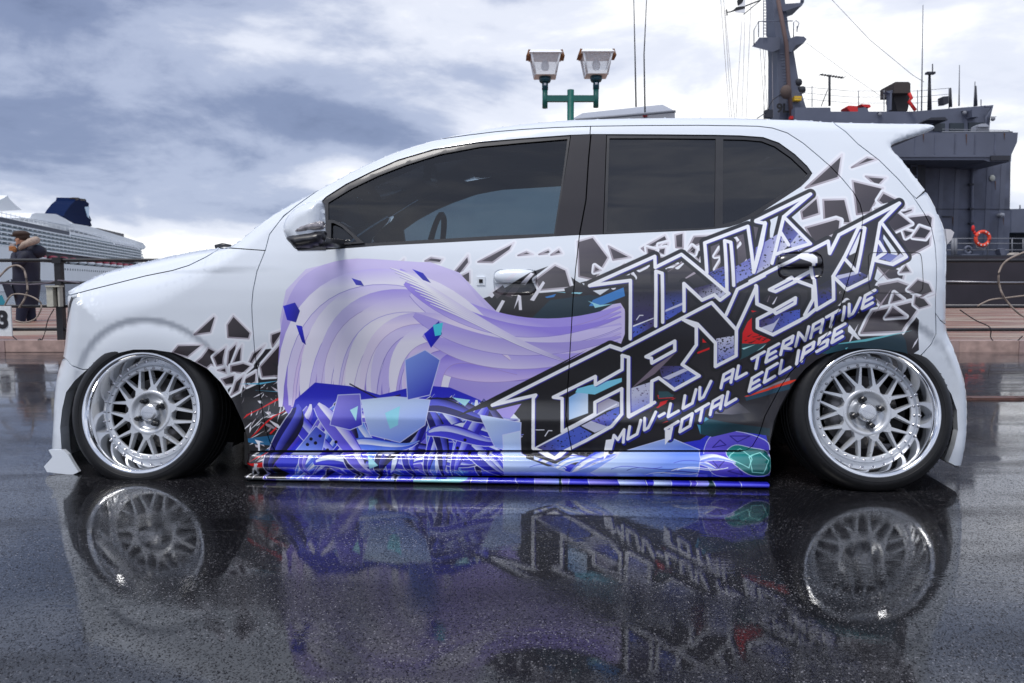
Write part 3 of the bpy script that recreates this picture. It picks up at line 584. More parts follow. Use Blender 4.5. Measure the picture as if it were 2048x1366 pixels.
stroke(z3((780,1200),(1380,880),(1600,760)), 3.2, (236,238,250)); stroke(z3((775,1022),(860,1022)), 1.5, (230,230,240)); stroke(z3((870,1085),(905,1030),(940,1030)), 1.8, (230,230,240)); stroke(z4((375,405),(405,362),(440,362)), 1.8, (230,230,240))

# --- the two lines of small slanted lettering
F = {'M': [[(0,0),(.1,1),(.5,.45),(.9,1),(1,0)]], 'U': [[(0,1),(0,.05),(.85,.05),(1,1)]], 'V': [[(0,1),(.15,.05),(.5,.05),(1,1)]], '-': [[(.1,.5),(.8,.5)]], 'L': [[(.05,1),(0,.05),(.95,.05)]],
     'A': [[(0,0),(.08,.95),(.95,.95),(.9,0)], [(.1,.45),(.9,.45)]], 'T': [[(-.1,.97),(1.05,.97)], [(.5,.97),(.45,0)]], 'E': [[(1,.97),(.1,.97),(0,.05),(.95,.05)], [(.05,.5),(.8,.5)]],
     'R': [[(0,0),(.1,.95),(.95,.95),(.9,.5),(.1,.45),(.95,0)]], 'N': [[(0,0),(.1,.97),(.85,.05),(1,1)]], 'I': [[(.5,0),(.5,1)]], 'C': [[(1,.97),(.1,.97),(0,.05),(.95,.05)]], 'O': [[(.05,.95),(.95,.95),(.9,.05),(0,.05),(.05,.95)]],
     'P': [[(0,0),(.1,.95),(.95,.95),(.92,.48),(.1,.45)]], 'S': [[(1,.97),(.1,.95),(.1,.52),(.92,.48),(.9,.05),(0,.05)]]}
def text_strokes(t, p0, p1, h):
    wd = {'I': .45, '-': .7, ' ': .55, 'M': 1.15}; tot = sum(wd.get(c, 1) for c in t); p0 = np.array(p0, float); ad = (np.array(p1, float)-p0)/tot; up = np.array([h*.16, -h]); out = []; q = 0
    for c in t:
        k = wd.get(c, 1)
        for s_ in F.get(c, []): out.append([tuple(p0+ad*(q+k*(.06+.74*a))+up*b) for a, b in s_])
        q += k
    return out
ROWS = [('MUV-LUV ALTERNATIVE', (1219,900), (1752,603), 27), ('TOTAL ECLIPSE', (1327,884), (1692,670), 27)]
for t, a, b, h in ROWS:
    for P in text_strokes(t, a, b, h): stroke(P, 17, K1)
    for P in text_strokes(t, a, b, h): stroke([(x+2, y+2.5) for x, y in P], 8, (36,44,160))
for t, a, b, h in ROWS:
    for P in text_strokes(t, a, b, h): stroke(P, 5.6, (252,252,255))
fill([(1212,880),(1226,878),(1222,900),(1206,914)], (252,252,255)); fill([(1330,860),(1346,858),(1338,880),(1330,890)], (252,252,255))

img = bpy.data.images.new('side_wrap_print', TW, TH, float_buffer=True); img.colorspace_settings.name = 'Non-Color'
buf = np.ones((TH, TW, 4), np.float32); buf[..., :3] = IMG; img.pixels.foreach_set(buf.ravel()); img.update(); img.pack()
def paint(name, wrap):
    m = bpy.data.materials.new(name); m.use_nodes = True; nt = m.node_tree; b = nt.nodes['Principled BSDF']; Lk = nt.links.new
    b.inputs['Roughness'].default_value = .28; b.inputs['Coat Weight'].default_value = 1.0; b.inputs['Coat Roughness'].default_value = .025; b.inputs['Coat IOR'].default_value = 1.55
    tc = nt.nodes.new('ShaderNodeTexCoord'); ns = nt.nodes.new('ShaderNodeTexNoise'); ns.inputs['Scale'].default_value = 3.0; ns.inputs['Detail'].default_value = 3; Lk(tc.outputs['Object'], ns.inputs[0])
    bp = nt.nodes.new('ShaderNodeBump'); bp.inputs['Strength'].default_value = .10; bp.inputs['Distance'].default_value = .012; Lk(ns.outputs[0], bp.inputs['Height'])
    n2 = nt.nodes.new('ShaderNodeTexNoise'); n2.inputs['Scale'].default_value = 900; Lk(tc.outputs['Object'], n2.inputs[0])
    b2 = nt.nodes.new('ShaderNodeBump'); b2.inputs['Strength'].default_value = .06; b2.inputs['Distance'].default_value = .0006; Lk(n2.outputs[0], b2.inputs['Height']); Lk(bp.outputs[0], b2.inputs['Normal'])
    Lk(b2.outputs[0], b.inputs['Coat Normal']); Lk(bp.outputs[0], b.inputs['Normal'])
    if wrap:
        t = nt.nodes.new('ShaderNodeTexImage'); t.image = img; t.extension = 'EXTEND'; u = nt.nodes.new('ShaderNodeUVMap'); u.uv_map = 'side'; Lk(u.outputs[0], t.inputs[0]); Lk(t.outputs[0], b.inputs['Base Color'])
    else: b.inputs['Base Color'].default_value = (*map(float, WHITE), 1)
    MATS[name] = m; return m
M_WRAP = paint('wrapped_body', True); M_WHITE = paint('white_body_paint', False)
# ---------------------------------------------------------------- the car itself
M_BLK = mat('black_trim', (.018, .018, .022), .35, coat=.3); M_DARK = mat('dark_liner', (.008, .008, .009), .8); M_RUB = mat('tyre_rubber', (.010, .010, .011), .40, var=.25, scale=60, spec=.35)
M_SIL = mat('silver_wheel_paint', (.62, .64, .67), .28, .45, .04); M_CHR = mat('polished_rim', (.86, .87, .89), .07, 1.0, .03); M_BOLT = mat('bolt_steel', (.5, .5, .52), .22, 1.0)
M_PIL = mat('matt_pillar_film', (.020, .019, .027), .5, var=.1, scale=200, spec=.35); M_INT = mat('car_interior', (.03, .03, .034), .8)
def glassmat(name, tint, alpha):
    m = bpy.data.materials.new(name); m.use_nodes = True; nt = m.node_tree; N = nt.nodes; N.clear(); L = nt.links.new
    o = N.new('ShaderNodeOutputMaterial'); tr = N.new('ShaderNodeBsdfTransparent'); tr.inputs[0].default_value = (*tint, 1); df = N.new('ShaderNodeBsdfDiffuse'); df.inputs[0].default_value = (.012, .013, .017, 1)
    a = N.new('ShaderNodeMixShader'); a.inputs[0].default_value = alpha; L(tr.outputs[0], a.inputs[1]); L(df.outputs[0], a.inputs[2])
    gl = N.new('ShaderNodeBsdfGlossy'); gl.inputs[1].default_value = .015; fr = N.new('ShaderNodeFresnel'); fr.inputs[0].default_value = 1.75
    tc = N.new('ShaderNodeTexCoord'); ns = N.new('ShaderNodeTexNoise'); ns.inputs['Scale'].default_value = 2.0; L(tc.outputs['Object'], ns.inputs[0]); bp = N.new('ShaderNodeBump'); bp.inputs['Strength'].default_value = .15; bp.inputs['Distance'].default_value = .02; L(ns.outputs[0], bp.inputs['Height']); L(bp.outputs[0], gl.inputs['Normal'])
    b = N.new('ShaderNodeMixShader'); L(fr.outputs[0], b.inputs[0]); L(a.outputs[0], b.inputs[1]); L(gl.outputs[0], b.inputs[2]); L(b.outputs[0], o.inputs[0]); MATS[name] = m; return m
M_GLF = glassmat('tinted_front_glass', (.25, .33, .40), .15); M_GLR = glassmat('black_rear_glass', (.10, .11, .13), .8)
car = empty('parked_car', (0, CARY, 0), YAW)
tag(car, 'lowered white hatchback with a black, white, lilac and blue printed wrap, parked on wet asphalt', 'car')
def rev(P): return P[::-1]
HOODSEAM = [(143,590),(175,581),(219,570),(290,552),(344.5,541),(377,531),(410,515),(440,497)]
FDSEAM = [(568,432),(560,441),(539,468.5),(530.5,501),(514,542),(506,581),(503.5,610),(504.5,640),(509,700),(513,730),(520,785),(526.5,832),(532,860),(540,884),(550,901)]   # front edge of the front door, downwards
ROOFSEAM = [(568,432),(592,412),(621,391),(656,367),(691,345.5),(726,328),(761,312),(796,299),(832,288),(884,277.5),(937,270),(990,263.5),(1043,259),(1110,255),(1181,252.5)]
ROOFSEAM2 = [(1181,252.5),(1290,251),(1400,250.5),(1479,251.6),(1516,252.5),(1545,256),(1575,266),(1606,286),(1637,312),(1660,332),(1685,358),(1707,384.5),(1720,408),(1726,432),(1724,455),(1717,490),(1708,523),(1690,581),(1680,616),(1666,644),(1655,668),(1639,690),(1610,715),(1581,745),(1562,772),(1547,800),(1530,832),(1518,870),(1505,892),(1492,901)]
BSEAM = [(1181,252.5),(1177,320),(1172,400),(1159,470),(1151,540),(1146,600),(1138,737),(1131.6,832),(1143.5,901)]
ARCHF = [(175,739),(197,723),(226,709),(267,700),(304,700),(346,706),(382,721),(414,738),(441,765),(465,802),(485,845),(494,875),(498,903)]
ARCHR = [(1541,881),(1549,842),(1560,815),(1575,787),(1596,755),(1612,737),(1632,721),(1657,708),(1690,700),(1720,697),(1768,699),(1808,706),(1836,717)]
HATCH = [(1671,249),(1691,263),(1716,288),(1758,320),(1796,357.6),(1825,391),(1848,426),(1863,455),(1870,490),(1873,530),(1873,564),(1871,600),(1871,627)]
FHOLE = [(598,500),(590,470),(620,425),(652,393),(691,368),(744,342),(796,319),(867,298),(955,284),(1043,276.5),(1141,269.5),(1196,267.5),(1196,467),(1159,470),(1108,473),(1043,477),(902,484.5),(761,491.5),(649,500)]
RHOLE = [(1166,268),(1212,268),(1320,268.5),(1430,269.5),(1479,270.6),(1526.6,274),(1558,285),(1590,308),(1615,332),(1625,346.5),(1618,357.6),(1602.5,373),(1558,402),(1530,420),(1502,437.7),(1480,447),(1458.6,454),(1430,458),(1400,460.5),(1205,469),(1150,471)]
FGL = [(656,405),(700,378),(756,351),(810,330),(880,308),(960,293),(1043,285),(1135,277.5),(1121,380),(1108,467),(1000,471),(860,479),(740,486),(656,491)]
HF, HR = [(988,548),(1000,539),(1060,539),(1073,545),(1073,575),(1062,590),(1000,590),(988,578)], [(1556,520),(1564,506),(1632,504),(1646,520),(1646,545),(1632,558),(1566,558),(1556,545)]
HF, HR = [tuple(map(float, p)) for p in catmull(HF, 2, True)], [tuple(map(float, p)) for p in catmull(HR, 2, True)]
fender_poly = HOODSEAM+[(460,496),(530.5,501)]+FDSEAM[4:]+[(498,903)]+rev(ARCHF)+[(165,739),(143,731),(133,719),(124,704),(90,700),(100,590)]
hood_poly = rev(HOODSEAM)+[(100,575),(130,520),(300,480),(420,465),(470,480),(462,496)]
bump_poly = [(124,704),(133,719),(143,731),(165,739),(175,739),(150,762),(133,785),(125,819),(121,855),(124,900),(130,935),(80,940),(80,700)]
SIDE_TOP = [(1600,226),(1400,222),(1195,225),(1078,232),(972,245),(884,264),(796,290),(726,318),(656,355),(585,392),(533,424),(480,465),(455,480),(455,496)]
side_poly = [(460,496),(530.5,501)]+rev(FDSEAM[:3])+ROOFSEAM+ROOFSEAM2[1:]+[(1541,901)]+ARCHR+[(1862,689),(1872,668)]+rev(HATCH)+[(1660,225)]+SIDE_TOP
fd_poly = rev(FDSEAM)+ROOFSEAM[1:]+BSEAM[1:]
rd_poly = ROOFSEAM2+rev(BSEAM)[:-1]
for sd_, mir in (('n', False), ('f', True)):
    k = dict(mirror=mir); mw = M_WHITE if mir else M_WRAP; g = .018 if not mir else .05
    patch('front_fender', mw, car, fender_poly, grid=g*.7, rim=.07, **k); hd = patch('hood_side', M_WHITE, car, hood_poly, grid=g, **k); hd.name = 'hood'
    patch('front_bumper', M_WHITE, car, bump_poly, grid=g, rim=.05, **k); patch('body_side', mw, car, side_poly, grid=g*.8, rim=.06, **k)
    fd = patch('front_door', mw, car, fd_poly, [FHOLE]+([] if mir else [HF]), grid=g, **k); rd = patch('rear_door', mw, car, rd_poly, [RHOLE]+([] if mir else [HR]), grid=g, **k)
    # black surrounds and pillar film
    fo = FHOLE[:11]+[(1112,472)]+FHOLE[14:]
    patch('window_frame', M_BLK, fd, inset(dens(fo), .6), [FGL], off=.004, gap=0, grid=.05, clip=False, **k)
    patch('pillar_film', M_PIL, fd, [(1142,269.5),(1181,268),(1176,320),(1171,400),(1158,469.5),(1110,472.5)], off=.002, gap=.8, grid=.05, clip=False, **k)
    patch('window_glass', M_GLF, fd, inset(dens(FGL), -3), off=.010, gap=0, rim=0, grid=.03, clip=False, **k)
    patch('pillar_film', M_PIL, rd, [(1183,268),(1213,268),(1206,469),(1160,470),(1173,400),(1178,320)], off=.002, gap=.8, grid=.05, clip=False, **k)
    RG1 = [(1219,276),(1320,276),(1432,277),(1430,454),(1400,456),(1214,463)]; RG2 = [(1447,278),(1490,279),(1524,282),(1550,292),(1583,315),(1606,337),(1616,347),(1609,356),(1590,371),(1552,397),(1498,430),(1470,442),(1446,448)]
    ro = [(1214,268.6)]+RHOLE[2:-2]+[(1400,460),(1207,468)]
    patch('window_frame', M_BLK, rd, inset(dens(ro), .6), [RG1, RG2], off=.004, gap=0, grid=.05, clip=False, **k)
    patch('window_glass', M_GLR, rd, inset(dens(RG1), -3), off=.009, gap=0, rim=0, grid=.03, clip=False, **k); patch('window_glass', M_GLR, rd, inset(dens(RG2), -3), off=.009, gap=0, rim=0, grid=.03, clip=False, **k)
    sp_ = patch('spoiler', M_WHITE, car, HATCH[:6]+[(1833,397),(1852,380),(1880,385),(1880,200),(1668,215)], grid=.02, **k)
    patch('tailgate', mw, car, HATCH[5:]+[(1880,640),(1898,657),(1930,655),(1935,440),(1875,381),(1852,381),(1833,397)], grid=.02, **k)
    patch('rear_bumper', M_WHITE, car, [(1872,628),(1881,641),(1899,659),(1935,655),(1975,780),(1960,900),(1926,928),(1910,932),(1896,924),(1901,912),(1908,893),(1915,861),(1913,821),(1902,789),(1883,759),(1857,732),(1837,717),(1862,689),(1872,668)], grid=.02, **k)
    # sill and the rolled lower edge
    szt = onto([(1000,903),(1000,949)], S0); z_a, z_b = szt[0][1], szt[1][1]
    def sill(x, z, z_a=z_a, z_b=z_b):
        t = (z_a-np.asarray(z, float))/(z_a-z_b); f = np.interp(t, [-.4, 0, .04, .12, .2, .26, .34, .42, .5, .7, .88, 1, 1.3], [.045, .036, .014, .006, .011, .003, .009, .003, .001, .004, .016, .034, .045])
        e = np.minimum(np.abs(x-SX0), np.abs(x-SX1)); return f+.02*np.clip(1-e/.03, 0, 1)**2
    SX0, SX1 = onto([(499,930)], S0)[0][0], onto([(1538,930)], S0)[0][0]
    patch('side_sill', mw, car, [(499,904.5),(560,904.5),(700,904),(1100,904),(1480,904),(1502,898),(1514,885),(1541,882),(1537,949),(1100,949.5),(700,949.5),(500,949)], fn=sill, gap=.5, grid=.011, clip=False, rim=.03, **k)
    zz = onto([(1000,952)], S0)[0][1]
    def roll(x, z, z_a=zz):
        c = z_a/2+.003; q = np.clip((np.asarray(z, float)-c)/(z_a/2), -1, 1); e = np.clip(1-np.minimum(np.abs(x-SX0), np.abs(x-SX1))/.012, 0, 1); return .012-.020*np.sqrt(1-q*q)+.015*e**2
    rp = [(SX0-.002, zz), (SX0-.002, .004), (SX1-.01, .004), (SX1-.01, zz)]; q = []
    for i in range(4): q += dens([rp[i], rp[(i+1) % 4]], .03, False)[:-1]
    patch('sill_roll', mw, car, q, px=False, fn=roll, gap=0, grid=.006, clip=False, rim=.03, **k)
# skins that join both sides over the top: one per panel
def bridge(name, i0, i1, m, crown=.0, n=12, parent=car):
    v = []; f = []; idx = range(i0, i1+1)
    for i in idx:
        x, z, r_ = OUT[i]; y0 = float(base(x, z))+r_
        for k in range(n+1):
            t = k/n; y = y0+(CW-2*y0)*t; c = crown*4*t*(1-t); a = OXZ[max(i-1, 0)]; b = OXZ[min(i+1, len(OXZ)-1)]; d = (b-a)/np.hypot(*(b-a)); v.append((x-d[1]*c, y, z+d[0]*c))
    M_ = n+1
    for a in range(len(idx)-1):
        for k in range(n): f.append((a*M_+k, (a+1)*M_+k, (a+1)*M_+k+1, a*M_+k+1))
    me = bpy.data.meshes.new(name); me.from_pydata(v, [], f); me.polygons.foreach_set('use_smooth', [True]*len(f)); me.update(); return link(name, me, m, parent)
nx = lambda px, py: int(np.argmin(np.hypot(OXZ[:, 0]-onto_o(px, py)[0], OXZ[:, 1]-onto_o(px, py)[1])))
def onto_o(px, py):
    P = catmull([(a, b) for a, b, _, _ in OPX], 3); i = int(np.argmin([(p[0]-px)**2+(p[1]-py)**2 for p in P])); return OXZ[i]
iA, iB, iC, iD, iE, iF, iG = nx(100,950), nx(121,704), nx(462,493), nx(726,333), nx(1663,244), nx(1851,377), nx(1899,650)
bridge('front_bumper', iA, iB, M_WHITE, .03); bridge('hood', iB, iC, M_WHITE, .015); bridge('windshield', iC, iD, M_GLF, .02); bridge('roof', iD, iE, M_WHITE, .012); bridge('spoiler', iE, iF, M_WHITE, 0); bridge('tailgate', iF, iG, M_WHITE, .01); bridge('rear_bumper', iG, len(OXZ)-1, M_WHITE, .02)
# dark inner shell so that panel gaps read dark, wheel wells, floor
def shellfn(x, z): return S(x, z)
SH = [(150,600),(300,560),(450,505),(530,505),(600,505),(1160,476),(1400,468),(1520,440),(1640,360),(1730,400),(1850,440),(1880,500),(1880,640),(1890,690),(1850,722),(1808,712),(1768,705),(1700,705),(1640,725),(1596,765),(1560,830),(1545,890),(1535,945),(505,945),(497,890),(470,812),(441,772),(414,745),(382,727),(346,712),(304,706),(240,712),(175,745),(140,740),(135,650)]
for mir in (False, True): patch('inner_shell', M_DARK, car, SH, [HF, HR] if not mir else [], off=.026, rim=0, gap=0, grid=.06, clip=False, mirror=mir)
rail = MB()
for sgn in (0, 1):
    P = [onto([p])[0] for p in [(585,432),(610,410),(700,352),(830,295),(960,272),(1180,258),(1400,257),(1540,262),(1620,305),(1700,385),(1740,430)]]
    rail.tube([(p[0], (float(S0(p[0], p[1]))+.085) if not sgn else CW-float(S0(p[0], p[1]))-.085, p[1]-.02) for p in P], .035, 8)
    for a_, b_ in (((1178,262),(1158,470)), ((1625,310),(1640,460))):
        a_, b_ = onto([a_])[0], onto([b_])[0]; rail.tube([(p[0], (float(S0(*p))+.06) if not sgn else CW-float(S0(*p))-.06, p[1]) for p in (a_, b_)], .035, 8)
rail.build('inner_pillars', M_INT, car)
x0, x1 = HUBS[0][0], HUBS[1][0]
MB().box((x0+.33, .05, .045), (x1-.33, CW-.05, .16)).box((x0-.28, .30, .07), (x0+.34, CW-.3, .30)).box((x1-.34, .33, .09), (x1+.24, CW-.33, .32)).build('floor_pan', M_DARK, car)
for hx, hz in HUBS:
    for s_ in (0, 1):
        b_ = MB(); a = [(hx+.285*math.cos(t), hz+.285*math.sin(t)-.01) for t in np.linspace(-.5, math.pi+.5, 22)]; ys_ = (.125, .31) if not s_ else (CW-.31, CW-.125)
        v = [(p[0], y, p[1]) for y in ys_ for p in a]; n_ = len(a); b_.add(v, [(i, i+1, n_+i+1, n_+i) for i in range(n_-1)], True); yb = .31 if not s_ else CW-.31
        b_.add([(p[0], yb, p[1]) for p in a], [tuple(range(n_))]); b_.build('wheel_well', M_DARK, car)
# cabin: seats, dashboard, steering wheel
def seat(x, y):
    s_ = MB(); s_.hull([(x-.24, y-.22, .42), (x+.24, y-.22, .40), (x+.26, y-.22, .52), (x-.25, y-.22, .56)], [(x-.24, y+.22, .42), (x+.24, y+.22, .40), (x+.26, y+.22, .52), (x-.25, y+.22, .56)])
    s_.hull([(x+.20, y-.2, .5), (x+.30, y-.2, .48), (x+.44, y-.19, .98), (x+.35, y-.18, 1.0)], [(x+.20, y+.2, .5), (x+.30, y+.2, .48), (x+.44, y+.19, .98), (x+.35, y+.18, 1.0)])
    s_.sphere((x+.43, y, 1.06), (.05, .12, .09)); return s_
for x_, y_ in ((-.12, .40), (-.12, CW-.40), (.62, .40), (.62, CW-.4)): seat(x_, y_).build('seat', M_INT, car)
MB().hull([(-1.0, .1, .60), (-.52, .1, .60), (-.58, .1, .80), (-.90, .1, .76)], [(-1.0, CW-.1, .60), (-.52, CW-.1, .60), (-.58, CW-.1, .80), (-.90, CW-.1, .76)]).build('dashboard', M_INT, car)
stw = MB(); c0 = Vector((-.42, CW-.42, .83)); stw.tube([c0+Vector((.06*math.sin(t)*.6, .17*math.cos(t), .17*math.sin(t))) for t in np.linspace(0, 2*math.pi, 25)], .014, 6, cap=False); stw.tube([c0, c0+Vector((-.16, 0, -.06))], .03, 8); stw.build('steering_wheel', M_BLK, car)
rm_ = MB(); rm_.box((-.40, CW/2-.1, 1.10), (-.37, CW/2+.1, 1.16)); rm_.tube([(-.385, CW/2, 1.15), (-.42, CW/2, 1.20)], .01); rm_.build('rear_view_mirror', M_BLK, car)
# door handles: a bowl in the door, a grip across it, key hole
for P, door, bar in ((HF, fd, [(989,545),(1000,538),(1060,538),(1072,545),(1072,562),(1062,566),(1000,566),(989,562)]), (HR, rd, [(1557,518),(1566,507),(1632,505),(1645,518),(1645,527),(1630,532),(1570,534),(1557,530)])):
    door = [o for o in car.children if o.name.split('.')[0] == ('front_door' if P is HF else 'rear_door')][0]
    pts = np.array(onto(dens(P, 5))); c = pts.mean(axis=0); ex = (pts.max(axis=0)-pts.min(axis=0))/2
    def bowl(x, z, c=c, ex=ex):
        q = ((x-c[0])/ex[0])**4+((z-c[1])/ex[1])**4; return S(x, z)+.020*np.clip(1-q, 0, 1)**.6
    patch('handle_recess', M_WRAP, door, [tuple(p) for p in (pts-c)*1.03+c], px=False, fn=bowl, gap=0, grid=.006, clip=False, rim=0)
    bp_ = np.array(onto([tuple(map(float, p)) for p in catmull(bar, 3, True)])); cb = bp_.mean(axis=0); eb = (bp_.max(axis=0)-bp_.min(axis=0))/2
    def grip(x, z, c=cb, ex=eb):
        q = np.clip(((x-c[0])/ex[0])**4+((z-c[1])/ex[1])**2, 0, 1); return S(x, z)+.004-.016*np.sqrt(1-q)
    patch('door_handle', M_WRAP, door, [tuple(p) for p in bp_], px=False, fn=grip, gap=0, grid=.004, clip=False, rim=.012)
fdn = [o for o in car.children if o.name == 'front_door'][0]
kc = onto([(962,562)])[0]; ky = float(S0(*kc)); kh = MB().box((kc[0]-.014, ky-.004, kc[1]-.014), (kc[0]+.014, ky+.01, kc[1]+.014)).build('key_hole_cover', M_WHITE, fdn); MB().box((kc[0]-.006, ky-.0065, kc[1]-.006), (kc[0]+.006, ky, kc[1]+.006)).build('key_hole', M_DARK, fdn)
# fuel flap: thin dark groove round a rounded square
def groove(name, P, w_, parent, off=-.0012):
    q = [tuple(map(float, p)) for p in P]; patch(name, M_DARK, parent, inset(q, -w_/2), [inset(q, w_/2)], px=True, gap=0, off=off, rim=0, grid=.05, clip=False)
side = [o for o in car.children if o.name == 'body_side'][0]
groove('fuel_flap', catmull([(1737,520),(1737,512),(1743,505.5),(1760,505),(1820,505),(1836,506),(1842,512),(1845,540),(1846,570),(1843,581),(1830,586),(1765,586),(1745,584),(1739,574),(1737,550)], 3, True), 1.9, side)
patch('headlamp_edge', M_BLK, car, dens([(143,593),(139,606),(134,628),(130,650),(133,652),(138,628),(143,606),(148,594)], 6), off=-.0015, gap=0, rim=0, grid=.02)
# front lip, mud liner, tail lamp, wiper end
lp = [lpt(*p, .055)[[0, 2]] for p in [(126,900),(136,909),(145,925),(157,944),(144,950),(94,944),(88,933),(105,914),(97,900)]]; lf = [tuple(map(float, q)) for q in lp]; lc = np.mean(lf, axis=0)
MB().prism(lf, .055, .070).hull([(q[0], .070, q[1]) for q in lf], [(lc[0]+(q[0]-lc[0])*.7-.02, .105, lc[1]+(q[1]-lc[1])*.75) for q in lf]).build('front_lip', M_WHITE, car)
MB().prism(lf, CW-.10, CW-.055).build('front_lip', M_WHITE, car)
for yy in (.135, CW-.135):
    q = [lpt(*p, .12) for p in [(1890,458),(1900,459),(1907,465),(1902,479),(1893,489)]]; MB().prism([(p[0], p[2]) for p in q], yy-.02, yy+.06).build('tail_lamp', mat('clear_red_lens', (.62, .60, .62), .1, coat=1), car)
MB().tube([lpt(432, 495, .45), lpt(446, 490, .45), lpt(462, 492, .45)], .012, 6, r2=.006).build('wiper', M_BLK, car)
mx_ = [lpt(*p, .25) for p in [(1884,807),(1904,812),(1903,838),(1886,832)]]; ml = MB()
for i in range(7):
    t = i/6; a = mx_[0]+(mx_[1]-mx_[0])*t; b = mx_[3]+(mx_[2]-mx_[3])*t; ml.tube([a, b], .0012, 4); a = mx_[0]+(mx_[3]-mx_[0])*t; b = mx_[1]+(mx_[2]-mx_[1])*t; ml.tube([a, b], .0012, 4)
ml.build('vent_mesh', M_BOLT, car)
# door mirror
def blob(name, P, yc, t, r_, m, parent, back=.5, grid=.008, sub=None):
    """a rounded shell: outline in pixels at depth yc, swelling towards and away from the viewer"""
    q = [lpt(*map(float, p), yc) for p in catmull(P, 3, True)]; Q = np.array([(p[0], p[2]) for p in q])
    def fn(x, z, s=1.0):
        x = np.asarray(x, float); z = np.asarray(z, float); d = np.full(x.shape, 9.)
        for i in range(len(Q)):
            a = Q[i]; e = Q[(i+1) % len(Q)]-a; u = np.clip(((x-a[0])*e[0]+(z-a[1])*e[1])/(e@e+1e-12), 0, 1); d = np.minimum(d, np.hypot(x-a[0]-u*e[0], z-a[1]-u*e[1]))
        w__ = np.clip(1-d/r_, 0, 1); return yc-s*t*np.sqrt(np.clip(1-w__*w__, 0, 1))
    a = patch(name, m, parent, [tuple(p) for p in Q], px=False, fn=fn, gap=0, grid=grid, clip=False, rim=0)
    b = patch(name, m, parent, [tuple(p) for p in Q], px=False, fn=lambda x, z: yc+(yc-fn(x, z))*back, gap=0, grid=grid*2, clip=False, rim=0)
    bm = bmesh.new(); bm.from_mesh(a.data); bm.from_mesh(b.data); b_ = b.data; bpy.data.objects.remove(b); me = bpy.data.meshes.new(name); bm.normal_update(); bm.to_mesh(me); bm.free(); me.materials.append(m)
    for p in me.polygons: p.use_smooth = True
    a.data = me; return a
mm = blob('mirror_housing', [(569,456),(573,441),(583,427),(598,414),(621,404.5),(645,402.5),(650,420),(651,452),(650,480),(642,491),(598,499),(580,484),(571,470)], -.13, .055, .045, M_WHITE, fdn, back=1.0)
blob('mirror_lower_cover', [(574,476),(583,470),(600,466),(650,462),(650.5,480),(642,491.5),(598,500),(582,487)], -.155, .045, .03, M_BLK, mm, back=.4)
blob('turn_signal', [(590,462),(600,453),(622,446),(647,442.5),(648,458),(620,461),(597,466)], -.178, .016, .012, mat('signal_lens', (.30, .28, .30), .12, coat=1, var=.5, scale=90), mm, back=.3)
MB().tube([lpt(640,484,-.10), lpt(664,486,-.03), lpt(690,488,.06)], .016, 8).build('mirror_arm', M_BLK, mm)
patch('mirror_sail', M_BLK, fdn, [(652,440),(668,440),(686,449),(706,466),(729,486),(652,492)], [[(663,446),(668,446),(684,454),(702,470),(714,484),(662,487)]], off=-.004, gap=0, grid=.04, clip=False, rim=.008)
patch('mirror_sail', M_BLK, fdn, [(596,501),(578,482),(610,470),(652,470),(652,500)], off=-.002, gap=0, grid=.04, clip=False, rim=.008)

